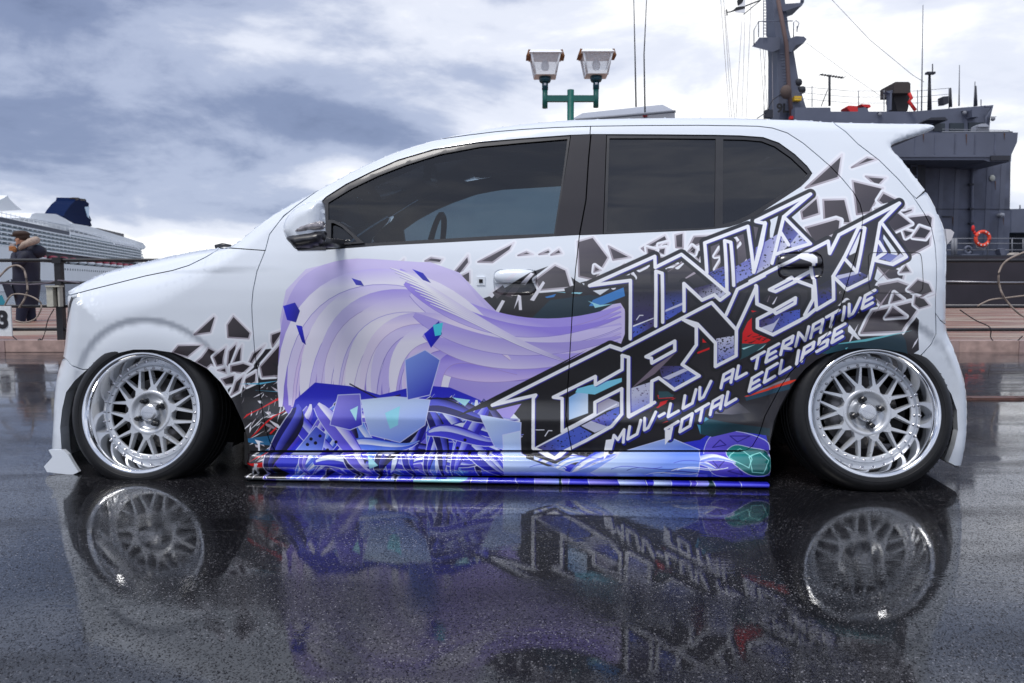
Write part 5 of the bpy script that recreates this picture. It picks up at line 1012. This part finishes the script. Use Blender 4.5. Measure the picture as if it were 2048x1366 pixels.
MB().sphere(W(2003, 430, 30.8), (.12, .1, .09), 8, 6).box(W(1996, 427, 30.9), W(2006, 433, 31)).build('wall_lamp', M_LGR, lw)
M_RUST = mat('rust_streak', (.11, .055, .035), .8, var=.5, scale=6)
for xx in (1880, 1912, 1975, 2003): MB().box(W(xx, 325, 30.985), W(xx+.5, 510, 31)).build('plate_seam', M_NAVY, lw)
for xx, ya, yb in ((1905,434,452), (1990,362,380), (1946,378,400), (2006,436,450)): MB().prism([XZ(xx, ya, 30.98), XZ(xx+1.6, ya, 30.98), XZ(xx+1, yb, 30.98)], 30.975, 30.99).build('rust_streak', M_RUST, lw)
dr_ = pr('steel_door', [(1862,440),(1880,440),(1880,505),(1862,505)], 30.9, 31, M_NAVY, lw); pr('door_handle', [(1876,470),(1878,470),(1878,478),(1876,478)], 30.85, 30.9, M_STL, dr_)
for xx in (1830, 1870, 1910, 1950, 1990): MB().box(W(xx, 268, 28.985), W(xx+.4, 308, 29)).build('plate_seam', M_NAVY2, br_)
for xx, ya, yb in ((1846,268,284), (1932,268,290), (2008,266,280)): MB().prism([XZ(xx, ya, 28.98), XZ(xx+2, ya, 28.98), XZ(xx+1, yb, 28.98)], 28.975, 28.99).build('rust_streak', M_RUST, br_)
lg_ = MB()
for i in range(9): lg_.tube([W(1822, 332+i*20, 30.1), W(1834, 332+i*20, 30.1)], .03, 5)
lg_.tube([W(1822, 322, 30.1), W(1822, 510, 30.1)], .03, 5).tube([W(1834, 322, 30.1), W(1834, 510, 30.1)], .03, 5).build('wall_ladder', M_NAVY, lw)
# far block at the edge
fb = empty('ship_house', (0, 0, 0)); tag(fb, 'blue grey deckhouse block at the far right edge beyond the warship', 'ship superstructure')
pr('house_wall', [(2023,418),(2120,416),(2120,465),(2023,465)], 44, 52, M_NAVY, fb); pr('house_lower_wall', [(2030,465),(2120,465),(2120,520),(2030,520)], 45, 52, M_NDK, fb); MB().tube([W(2040, 418, 44.5), W(2040, 410, 44.5)], .04, 6).build('small_mast', M_STL, fb)
# deck rail, bitts
dk = MB()
for yy in (477, 487, 500): dk.tube([W(1894, yy, 27.5), W(2060, yy, 27.5)], .018, 5)
for xx in (1905, 1911, 1975, 2024, 2046): dk.tube([W(xx, 477, 27.5), W(xx, 513, 27.5)], .022 if xx > 1915 else .06, 5)
dk.build('deck_rail', M_STL, ship)
bt_ = MB(); bc = W(1936, 500, 27.4); bt_.tube([(bc[0]+.12*math.cos(t), bc[1], bc[2]+.12*math.sin(t)) for t in np.linspace(0, 2*math.pi, 17)], .05, 8, cap=False); bt_.box(W(1924, 508, 27.3), W(1948, 514, 27.6)); bt_.build('fairlead', M_NAVY, ship)
pr('mooring_bitt', [(1999,498),(2010,496),(2011,511),(2003,512)], 27.3, 27.6, M_NAVY); pr('deck_bag', [(2024,509),(2030,505),(2038,505),(2040,513),(2024,513)], 27.2, 27.5, mat('dirty_white', (.5, .45, .4), .7))
# life ring
lr = empty('life_ring', (0, 0, 0)); tag(lr, 'orange red life ring with white lettering hung on the grey ship wall', 'life ring')
c_ = Vector(W(1965, 477, 27.35)); rg = MB(); rg.tube([c_+Vector((.245*math.cos(t), 0, .245*math.sin(t))) for t in np.linspace(0, 2*math.pi, 33)], .062, 10, cap=False); rg.build('ring', mat('orange_red_foam', (.78, .07, .03), .5), lr)
for k in range(12):
    a_ = 2*math.pi*k/12+.2
    if k in (0, 5, 6, 11, 3): continue
    p_ = c_+Vector((.245*math.cos(a_), -.064, .245*math.sin(a_))); MB().box(p_+Vector((-.02, -.004, -.022)), p_+Vector((.02, .004, .022))).build('lettering', mat('white_letters', (.8, .8, .8), .5), lr)
MB().tube([c_+Vector((-.28, .02, .0)), c_+Vector((-.18, .02, -.32)), c_+Vector((.1, .02, -.38)), c_+Vector((.28, .02, -.1))], .012, 5).build('rope', mat('rope', (.5, .42, .35), .8), lr)
tag(MB().sphere(W(1946, 457, 27.4), (.06, .06, .12), 8, 6).sphere(W(1949, 465, 27.4), (.05, .05, .07), 8, 6).build('safety_light', M_RED), 'small red float light hanging beside the life ring', 'safety light')
# mast
ms = MB(); ZY = 34.0
def mring(py, xl, xr, d): z_ = W(1560, py, ZY)[2]; a_, b_ = W(xl, py, ZY)[0], W(xr, py, ZY)[0]; return [(a_, ZY-d, z_), (b_, ZY-d*.6, z_), (b_, ZY+d, z_), (a_, ZY+d, z_)]
lv = [mring(*q) for q in ((245,1547,1612,.75), (215,1547,1603,.72), (177,1546.5,1592,.68), (111,1545.6,1582,.6), (63,1541.5,1572.5,.5), (0,1538,1565,.42), (-40,1536,1561,.4))]
for a_, b_ in zip(lv[:-1], lv[1:]): ms.hull(a_, b_)
mast = ms.build('mast', M_NAVY, ship)
mpf = MB(); mpf.hull([W(1504,93,33.2), W(1519,75,33.2), W(1560,74,33.2), W(1560,98,33.2), W(1545,104,33.2)], [W(1504,93,35), W(1519,75,35), W(1560,74,35), W(1560,98,35), W(1545,104,35)])
mpf.build('mast_platform', M_NAVY, mast)
mpf = MB(); q = [(1577,78),(1592,72),(1608,73),(1613.5,78),(1608,86),(1592,90),(1583,104),(1576,104)]; mpf.prism([XZ(a_, b_, 33.3) for a_, b_ in q], 33.3, 34.8); mpf.build('mast_platform', M_NAVY, mast)
mpf = MB(); mpf.prism([XZ(a_, b_, 33.4) for a_, b_ in [(1562,8),(1607,5),(1605,10),(1570,22),(1566,22)]], 33.4, 34.6); mpf.tube([W(1604, 6, 34), W(1605, -4, 34)], .08, 6).build('mast_platform', M_NAVY, mast)
rl = MB(); P = [(1508,90),(1508,60),(1517,43),(1560,42),(1585,42)]
rl.tube([W(a_, b_, 33.1) for a_, b_ in P], .022, 5)
for xx, y0_, y1_ in ((1517,43,74),(1527,0,74),(1533,0,73),(1587,45,74),(1594,52,64)): rl.tube([W(xx, y0_, 33.1), W(xx, y1_, 33.1)], .022, 5)
rl.tube([W(1587,74,33.1), W(1587,45,33.1), W(1592,41,33.1), W(1598,46,33.1), W(1594,60,33.1)], .018, 5)
for i in range(12): rl.tube([W(1527, 2+i*6, 33.1), W(1533, 2+i*6, 33.1)], .015, 4)
for i in range(20): rl.tube([W(1560+i*.8, 108+i*6, 33.2), W(1568+i*.9, 108+i*6, 33.2)], .02, 4)
rl.build('mast_ladder', M_NAVY2, mast)
mk = MB(); text_mesh('9L', .52, mat('black_marking', (.01, .01, .012), .6), 'mast_marking', mast, W(1565, 217, 33.1), bold=.02)
for P in ([(1592,160),(1597,165)], [(1596,176),(1604,180)]): MB().sphere(W(*P[1], 33.6), .17, 8, 6).tube([W(*P[0], 33.6), W(*P[1], 33.6)], .08, 6).build('searchlight', M_NDK, mast)
MB().box(W(1589, 192, 33.2), W(1598, 204, 33.5)).build('yellow_buoy', mat('yellow_paint', (.80, .50, .02), .5), mast); MB().box(W(1532, 219, 33.3), W(1541, 238, 33.6)).tube([W(1514,237,33.3), W(1532,225,33.3), W(1545,200,33.3), W(1580,176,33.3)], .02, 5).build('mast_locker', M_NDK, mast)
MB().tube([W(1556, 0, 33.0), W(1573, 90, 33.0), W(1578, 180, 33.0), W(1583, 232, 33.0)], .09, 6).build('cable_trunk', mat('brown_cable', (.12, .075, .07), .7), mast); MB().sphere(W(1572, 184, 32.9), (.25, .2, .3), 8, 6).build('canvas_bundle', mat('brown_canvas', (.10, .07, .06), .8), mast); MB().box(W(1581,232,32.7), W(1587,240,32.9)).build('red_box', M_RED, mast)
# yard with flag, halyards, stays
MB().tube([W(1453, 25, 33.6), W(1460, 24, 33.6), W(1522, 0, 33.6)], .03, 5).tube([W(1453, 19, 33.6), W(1454, 31, 33.6)], .03, 5).tube([W(1487, 29, 33.6), W(1522, 0, 33.6)], .02, 5).build('yard', M_NDK, mast)
fg = empty('signal_flag', (0, 0, 0)); tag(fg, 'black and white signal flag flying from the yard left of the mast', 'flag')
for P, m in (([(1474,2),(1480,-8),(1490,-6),(1484,6),(1476,12)], M_RAIL), ([(1478,12),(1491,-4),(1490,26),(1470,24)], M_LWH), ([(1462,24),(1473,14),(1490,12),(1490,17)], M_RAIL)):
    MB().prism([XZ(a_, b_, 33.5) for a_, b_ in P], 33.5-(.01 if m is M_RAIL else 0), 33.53).build('flag_panel', m, fg)
hy = MB()
for a_, b_ in (((1440,-20),(1459,235)), ((1446,-20),(1463,235)), ((1450,20),(1469,235)), ((1484,40),(1472,235)), ((1490,30),(1484,235)), ((1503,-20),(1492,235)), ((1520,95),(1530,235)), ((1526,90),(1536,235)), ((1531,95),(1527,235)), ((1544,80),(1546,235))): hy.tube([W(*a_, 33.4), W(*b_, 33.4)], .010, 4)
hy.build('halyards', mat('halyard', (.35, .32, .33), .8), ship)
sy = MB(); sy.tube([W(1655, -10, 33), W(1740, 80, 33), W(1825, 150, 33), W(1848, 164, 33)], .012, 4).tube([W(1612, 85, 33), W(1700, 150, 33), W(1780, 205, 33)], .009, 4); sy.build('stay_wires', mat('wire', (.25, .25, .27), .6), ship)
# things on the bridge roof
ra = MB()
for xx, t_ in ((1624,172),(1717,181),(1768,180),(1835,180),(1898,177),(1962,199)): ra.tube([W(xx, t_, 33), W(xx, 222 if xx > 1661 else 214, 33)], .02, 5)
for dy in (0, 12, 24): ra.tube([W(1590, 172+dy, 33), W(1700, 182+dy, 33), W(1835, 182+dy, 33), W(1900, 176+dy, 33)], .010, 4)
ra.build('roof_rail', M_STL, ship)
an = MB(); an.tube([W(1659, 150, 32.8), W(1659, 212, 32.8)], .05, 6).tube([W(1640, 149, 32.8), W(1687, 156, 32.8)], .03, 5)
for i in range(9): p_ = Vector(W(1642+i*5.5, 149.3+i*.8, 32.8)); an.tube([p_+Vector((0, -.25, -.02)), p_+Vector((0, .25, .03))], .014, 4)
an.tube([W(1642,213,32.8), W(1655,180,32.8)], .02, 5); an.build('yagi_antenna', M_NDK, ship)
rb2 = pr('radar_box', [(1788,166),(1791,163.5),(1817,163.5),(1821,167),(1821,186),(1788,186)], 32.4, 33.6, mat('olive_brown_canvas', (.055, .045, .042), .8), ship); pr('radar_base', [(1789,186),(1820,186),(1817,214),(1815,222),(1795,222),(1788,200)], 32.7, 33.4, mat('dark_olive', (.035, .033, .035), .8), ship)
MB().tube([W(1818, 186, 32.3), W(1823, 197, 32.3), W(1818, 203, 32.3), W(1831, 221, 32.3)], .07, 6).build('red_strut', M_RED, ship); pr('radar_arm', [(1772,183),(1784,180),(1789,182),(1784,186),(1783,220),(1780,220),(1780,187)], 32.5, 32.8, M_NAVY)
for P in ([(1693,214),(1697,211),(1715,212),(1716,223),(1700,223)], [(1722,208),(1740,209),(1742,214),(1735,217),(1726,212)]): pr('red_cover', P, 32.6, 33.2, M_RED)
pr('roof_winch', [(1716,216),(1735,214),(1737,223),(1716,223)], 32.6, 33.2, M_NAVY)
for xx, t_, b_, r_ in ((1845, 10, 222, .03), (1859, 145, 220, .09), (1918, 130, 212, .03), (1951, 172, 212, .08), (1949, 163, 210, .035), (1901, 176, 214, .07)): MB().tube([W(xx+(1 if r_ < .04 else 0), t_, 32.9), W(xx-(2 if t_ < 100 else 0), b_, 32.9)], r_*.5, 6, r2=r_).build('whip_antenna', M_STL if r_ < .05 else M_NDK, ship)
MB().box(W(1855, 143, 32.7), W(1866, 150, 32.9)).tube([W(1865, 128, 32.8), W(1865, 143, 32.8)], .025, 5).build('roof_camera', M_NDK, ship); pr('signal_lamp', [(1886,193),(1897,192),(1897,207),(1887,208)], 32.7, 33.1, M_NDK); MB().tube([W(1884, 264, 31), W(2025, 264, 31)], .03, 5).tube([W(1884, 258.5, 31), W(2018, 261, 31), W(2022, 265, 31)], .015, 5).build('overhang_rail', M_STL, ship)
# grey deckhouse with slanted roof and whip aerials behind the car roof
dh = empty('grey_boat_house', (0, 0, 0)); tag(dh, 'light grey cabin with sloping roof and two whip aerials above the car roof', 'boat cabin')
A_ = [W(1140,240,33), W(1350,222,33), W(1350,248,33), W(1140,248,33)]; B_ = [W(1165,226,40), W(1325,209,40), W(1325,240,40), W(1165,240,40)]; MB().hull(A_, B_).build('cabin_roof', M_LGR, dh)
MB().box((W(1160,240,33)[0], 33.3, hz0+.05), (W(1345,240,33)[0], 39.5, W(1140,241,33)[2]+.02)).build('cabin_wall', M_LGR, dh)
MB().tube([W(1140,241,32.8), W(1351,223,32.8)], .06, 5).build('roof_edge', M_STL, dh)
for (a_, b_, c_2, d_) in ((1267,-20,1272,214), (1294,-20,1290,230)): MB().tube([W(a_, b_, 34), W(c_2-2, 110, 34), W(c_2, d_, 34)], .018, 5, r2=.04).build('whip_aerial', M_NDK, dh)
MB().sphere(W(1290, 231.5, 33), (.11, .11, .06), 8, 6).build('red_cap', M_RED, dh)
o = tag(MB().box((-60, 46, -3), (9, 47, hz0-1.2)).build('breakwater', mat('far_quay', (.20, .20, .22), .8)), kind='structure')
bpy.data.objects.remove(o)
# ---------------------------------------------------------------- cruise ship on the left, far away
P0 = Vector((-213., 314., 0)); P1 = Vector((-276., 565., 0)); U = (P1-P0).normalized(); NRM = Vector((-U.y, U.x, 0))     # along the side, into the ship
if NRM.x > 0: NRM = -NRM
def shp(px, py, dep=0.0):
    """the point of the ship's side plane (set back by dep) seen at a pixel: along the side, height"""
    d = Vector(ray(px, py)); q = P0+NRM*dep; t = q.dot(NRM)/d.dot(NRM); p = d*t; p.z += CH; return (p-P0).dot(U), p.z
cs = empty('cruise_ship', P0); cs.rotation_euler = (0, 0, math.atan2(U.y, U.x)); tag(cs, 'large white cruise ship with balcony rows and a dark blue funnel on the horizon', 'cruise ship')
# local frame: x along the side (away), y into the ship (left-hand side of U)
sgn = 1 if NRM.dot(Vector((-U.y, U.x, 0))) > 0 else -1
M_CW = mat('cruise_white', (.90, .92, .94), .6, var=.04, scale=.1); M_CG = mat('cruise_glass', (.030, .045, .085), .5, spec=.2); M_CGR = mat('cruise_teal_glass', (.10, .16, .20), .5, spec=.2); M_CB = mat('funnel_blue', (.004, .014, .06), .9, spec=.1); M_CR = mat('lifeboat_red', (.45, .05, .09), .5); M_CHL = mat('cruise_hull_grey', (.30, .33, .40), .5)
def sbox(mb, u0, u1, z0, z1, d0, d1): mb.box((u0, sgn*d0, z0), (u1, sgn*d1, z1)); return mb
uL = shp(-60, 500)[0]; uR = shp(287, 500)[0]
def zc(px, py): return shp(px, py)[1]
# deck heights (metres) read at the left edge of the photograph
zs = {n_: shp(0, y__)[1] for n_, y__ in dict(top=427, dark0=431, dark1=445, b0=452, b7=490, low=520).items()}
print('cruise', uL, uR, zs)
H0 = zs['b7']-1; NB = 5; bh = (zs['dark1']-zs['b7'])/NB
body = sbox(MB(), uL, uR-6, zs['low']-14, zs['dark1'], 3.0, 30).build('superstructure', M_CG, cs)
up = sbox(MB(), uL, uR-10, zs['dark1'], zs['top']-1, 1.2, 29).build('upper_deck_block', M_CW, cs)
dkb = MB(); sbox(dkb, uL, uL+(uR-uL)*.42, zs['dark1']+.6, zs['dark0']-.4, .9, 1.4); dkb.build('window_band', M_CG, cs); dkb = MB(); sbox(dkb, uL+(uR-uL)*.74, uR-14, zs['dark1']-1.2, zs['dark0']-2.0, .9, 1.4); dkb.build('window_band', M_CG, cs)
gb = MB(); sbox(gb, uL+(uR-uL)*.43, uL+(uR-uL)*.72, zs['dark1']-.6, zs['dark0']-1.8, .9, 1.4); gb.build('window_band', M_CGR, cs)
for k in range(NB+1):
    z_ = zs['b7']+bh*k; sb = MB(); sbox(sb, uL, uR-2*abs(k-2), z_-.35, z_+.35, 0, 3.2); sb.build('deck_edge', M_CW, cs)
    if k < NB: ra_ = MB(); sbox(ra_, uL, uR-2*abs(k-2)-1, z_+.35, z_+.95, .05, .15); ra_.build('balcony_glass', M_CGR, cs)
div = MB().box((0, sgn*.06, 0), (1.0, sgn*3.0, bh-.7)).mesh('balcony_wall'); div.materials.append(M_CW); cnt = 0; uu = uL
while uu < uR-8:
    for k in range(NB):
        if cnt < 290: o = link('balcony_wall', div, None, cs); o.location = (uu, 0, zs['b7']+bh*k+.35); cnt += 1
    uu += 6.0
hull_top = zs['b7']-.4; hl = sbox(MB(), uL, uR+4, -6, hull_top-5.2, .3, 31).build('hull', M_CW, cs); wl = sbox(MB(), uL, uR+4, -6, 3.0, .1, .4).build('hull_band', M_CHL, cs)
promen = sbox(MB(), uL, uR-3, hull_top-5.2, hull_top, 3.4, 28).build('promenade', M_CG, cs)
sbox(MB(), uL, uL+(shp(30, 500)[0]-uL), -2, hull_top+.3, .0, 3.4).build('hull_bow_plate', M_CW, cs)
u_ = shp(88, 520)[0]; i = 0
lbm = MB().sphere((0, 0, 0), (6.0, 1.8, 1.5), 12, 8).mesh('lifeboat_upper')
while u_ < uR-12:
    zc_ = hull_top-3.2; lb = empty('lifeboat', (0, 0, 0)); lb.parent = cs; lb.location = (u_, sgn*1.0, zc_)
    MB().sphere((0, 0, .7), (5.6, 1.7, 1.1), 12, 6).build('lifeboat_canopy', M_CR, lb); MB().sphere((0, 0, -.5), (5.8, 1.9, 1.2), 12, 6).build('lifeboat_hull', M_CW, lb); u_ += 16
hw = MB().box((0, sgn*.18, 0), (1.1, sgn*.35, 1.0)).mesh('hull_window'); hw.materials.append(M_CG); uu = shp(130, 520)[0]
while uu < uR-4:
    o = link('hull_window', hw, None, cs); o.location = (uu, 0, hull_top-8.5); uu += 4.2
MB().hull([(uL, sgn*.3, -6), (uL, sgn*.3, zs['low']+3), (uL, sgn*31, zs['low']+3), (uL, sgn*31, -6)], [(uL-34, sgn*14, -6), (uL-42, sgn*14, zs['low']+6), (uL-42, sgn*17, zs['low']+6), (uL-34, sgn*17, -6)]).build('bow', M_CW, cs)
MB().hull([(uL+.5, sgn*.1, zs['low']), (uL+.5, sgn*.1, zs['top']-1), (uL+.5, sgn*30, zs['top']-1), (uL+.5, sgn*30, zs['low'])], [(uL-12, sgn*5, zs['low']), (uL-3, sgn*5, zs['top']-2), (uL-3, sgn*25, zs['top']-2), (uL-12, sgn*25, zs['low'])]).build('front_bulkhead', M_CW, cs)
# top works
q = [shp(*p, 6) for p in ((0,404),(14,392),(22,399),(34,410),(46,420),(-30,420),(-40,404),(-20,394))]
MB().prism([shp(*p, 6) for p in ((-30,424),(-26,398),(-4,401),(8,396),(14.5,391),(20,399),(30,409),(44,420))], sgn*6, sgn*22).build('tent_roof', M_CW, cs)
MB().prism([shp(*p, 5) for p in ((60,436),(64,428),(72,426),(112,428),(130,437),(147,447),(146,452))], sgn*5, sgn*20).build('top_deckhouse', M_CW, cs)
fn_ = MB().prism([shp(*p, 9) for p in ((127,432),(133,421),(142,409),(150,402),(151,396),(160,396),(160,399),(172,399),(173,403),(178,407),(176,425),(183,440),(181,444),(184,452),(172,456),(147,446))], sgn*9, sgn*19).build('funnel', M_CB, cs)
MB().prism([shp(*p, 8.8) for p in ((169,414),(178,413),(178,436),(183,441),(175,434))], sgn*8.7, sgn*9).build('funnel_panel', mat('sky_blue_panel', (.30, .55, .80), .3), fn_)
for q in ([(151,396),(157,395),(158,399),(152,401)], [(161,397),(171,398),(171,402),(161,401)]): MB().prism([shp(*p, 8.8) for p in q], sgn*8.8, sgn*12).build('funnel_pipe', mat('brown_pipe', (.06, .045, .04), .7), fn_)
MB().prism([shp(*p, 5) for p in ((190,456),(196,456),(248,468),(248,476),(226,472),(190,462))], sgn*5, sgn*16).build('stern_deck_roof', mat('dark_deck', (.05, .05, .06), .6), cs)
MB().prism([shp(*p, 3) for p in ((147,447),(176,452),(248,474),(286,486),(292,494),(288,499),(150,460))], sgn*3, sgn*22).build('stern_deck', M_CW, cs)
rp2 = MB(); 
for a_ in range(0, 290, 9):
    u1_, z1_ = shp(a_, 427+a_*.236); rp2.box((u1_, sgn*1.0, z1_-1.5), (u1_+.25, sgn*1.2, z1_+1.4))
rp2.tube([(shp(0, 424)[0], sgn*1.1, shp(0, 424)[1]), (shp(285, 489)[0], sgn*1.1, shp(285, 489)[1])], .15, 4); rp2.build('top_rail', M_CW, cs)
MB().box((uR-4, sgn*2, zs['b7']), (uR-1, sgn*26, zs['dark1']+2)).build('stern_wall', M_CW, cs)
# teal tender boat at the left edge
tb = tag(MB().hull([W(-40,600,17.5), W(4,590,17.5), (W(14,612,17.5)), W(-40,622,17.5)], [W(-40,600,18.5), W(4,590,18.5), W(14,612,18.5), W(-40,622,18.5)]).build('teal_bundle', mat('teal_cover', (.02, .22, .30), .5)), 'teal covered bundle low behind the railing at the left edge', 'bundle')

# ---------------------------------------------------------------- the person behind the railing
PY = 12.0; M_COAT = mat('navy_coat', (.012, .014, .032), .75, var=.3, scale=9, bump=.3); M_TRS = mat('dark_trousers', (.010, .013, .035), .8); M_SKIN = mat('skin', (.50, .26, .17), .55); M_FUR = mat('beige_fur', (.42, .33, .27), .9, var=.4, scale=60, bump=1.0); M_HAT = mat('brown_hat', (.045, .025, .018), .8)
pe = empty('person', (W(45, 560, PY)[0], PY, .1)); tag(pe, 'person in a navy coat with fur collar and brown cap drinking behind the railing', 'person')
px0 = pe.location.x
def q3(px, py, dy=0.0): p = W(px, py, PY+dy); return Vector((p[0]-px0, dy, p[2]-.1))
def skin(name, chains, m, parent, sub=2):
    bm = bmesh.new(); lay = bm.verts.layers.skin.verify(); seen = {}
    def vt(p, r_):
        k = (round(p[0], 4), round(p[1], 4), round(p[2], 4))
        if k not in seen: v = bm.verts.new(p); v[lay].radius = r_ if isinstance(r_, tuple) else (r_, r_); seen[k] = v
        return seen[k]
    for ch in chains:
        vs_ = [vt(p, r_) for p, r_ in ch]
        for a, b in zip(vs_, vs_[1:]):
            if a is not b and not bm.edges.get((a, b)): bm.edges.new((a, b))
    bm.verts.ensure_lookup_table(); bm.verts[0][lay].use_root = True
    me = bpy.data.meshes.new(name); bm.to_mesh(me); bm.free(); o = bpy.data.objects.new('tmp', me); sc.collection.objects.link(o)
    o.modifiers.new('s', 'SKIN').use_smooth_shade = True; s2 = o.modifiers.new('u', 'SUBSURF'); s2.levels = sub; s2.render_levels = sub
    dg = bpy.context.evaluated_depsgraph_get(); me2 = bpy.data.meshes.new_from_object(o.evaluated_get(dg)); bpy.data.objects.remove(o); me2.name = name; me2.materials.clear(); return link(name, me2, m, parent)
hipc = q3(52, 590); chest = q3(52, 520); neck = q3(45, 496)
skin('body', [[(hipc, .15), (q3(52, 560), .14), (chest, .15), (neck, .07), (q3(42, 485), .08)], [(hipc, .15), (q3(44, 615, -.09), .085), (q3(41, 645, -.10), .07), (q3(42, 672, -.1), .06), (q3(34, 676, -.12), .045)], [(hipc, .15), (q3(60, 615, .09), .085), (q3(64, 645, .1), .07), (q3(66, 672, .1), .06), (q3(59, 676, .09), .045)]], M_TRS, pe)
skin('coat', [[(q3(52, 575), (.20, .20)), (q3(53, 555), (.21, .2)), (q3(53, 535), (.20, .2)), (q3(54, 517), (.19, .2)), (q3(50, 502), (.12, .14))], [(q3(54, 517), (.19, .2)), (q3(48, 512, -.2), .085), (q3(37, 530, -.25), .07), (q3(27, 519, -.22), .055), (q3(30, 505, -.15), .045)], [(q3(54, 517), (.19, .2)), (q3(58, 512, .2), .08), (q3(56, 545, .25), .07), (q3(44, 562, .22), .05)]], M_COAT, pe)
MB().lathe([(.15, .44), (.175, .60), (.195, .72), (.20, .85)], 20, 'z').build('coat_skirt', M_COAT, pe).location = (q3(52, 560).x, 0, q3(52, 575).z-.72)
MB().sphere(q3(73, 503, .08), (.14, .16, .11), 12, 8).build('hood', M_COAT, pe); 
MB().tube([q3(40, 498, -.12), q3(48, 490, -.16), q3(60, 484, -.14), q3(72, 480, 0), q3(66, 482, .14)], [.035, .05, .058, .06, .04], 10).build('fur_collar', M_FUR, pe)
hd2 = q3(43, 479); head = MB(); head.sphere(hd2, (.085, .075, .115), 16, 12); head.sphere(hd2+Vector((-.088, 0, -.01)), (.022, .014, .020), 8, 6); head.sphere(hd2+Vector((-.055, 0, -.075)), (.035, .035, .03), 8, 6); head.sphere(hd2+Vector((.0, -.075, 0)), (.018, .012, .028), 8, 6); hdo = head.build('head', M_SKIN, pe)
for s_ in (-1, 1): MB().sphere(hd2+Vector((-.074, s_*.032, .015)), (.010, .012, .008), 6, 5).build('eye', M_RAIL, hdo)
MB().sphere(hd2+Vector((-.082, 0, -.055)), (.007, .022, .005), 6, 5).build('mouth', mat('lips', (.35, .12, .10), .5), hdo)
MB().sphere(hd2+Vector((.02, 0, .045)), (.100, .092, .085), 14, 10).build('hair', M_HAT, hdo)
hat = MB(); hat.sphere(hd2+Vector((.0, 0, .085)), (.125, .115, .058), 16, 8); hat.sphere(hd2+Vector((-.10, 0, .058)), (.06, .075, .014), 12, 6); hat.build('cap', M_HAT, hdo)
hc = q3(31, 498, -.14); hnd = [[(q3(30, 506, -.15), .035), (hc, .038)]]
for i in range(4): b0 = hc+Vector((-.01, -.02, .028-.018*i)); hnd.append([(hc, .038), (b0, .014), (b0+Vector((-.045, -.03, .004)), .0115), (b0+Vector((-.075, .0, .004)), .010), (b0+Vector((-.07, .03, .002)), .009)])
hnd.append([(hc, .038), (hc+Vector((-.02, .03, .03)), .014), (hc+Vector((-.05, .045, .045)), .011)])
skin('hand', hnd, mat('orange_glove', (.42, .17, .06), .7), pe, 1)
cu_ = MB().lathe([(.0, 0), (.028, 0), (.036, .11), (.038, .112), (.0, .115)], 14, 'z').build('paper_cup', mat('white_cup', (.78, .78, .78), .5)); cu_.location = Vector(pe.location)+hc+Vector((-.045, -.0, -.03)); tag(cu_, 'small white cup held at the mouth of the person in the navy coat', 'cup')
tag(MB().hull([W(3,566,PY-.2), W(18,560,PY-.2), W(30,590,PY-.2), W(14,596,PY-.2)], [W(3,566,PY), W(18,560,PY), W(30,590,PY), W(14,596,PY)]).build('shoulder_bag', M_COAT), 'dark bag carried in front of the person in the navy coat', 'bag')
# render settings
sc.render.engine = 'CYCLES'
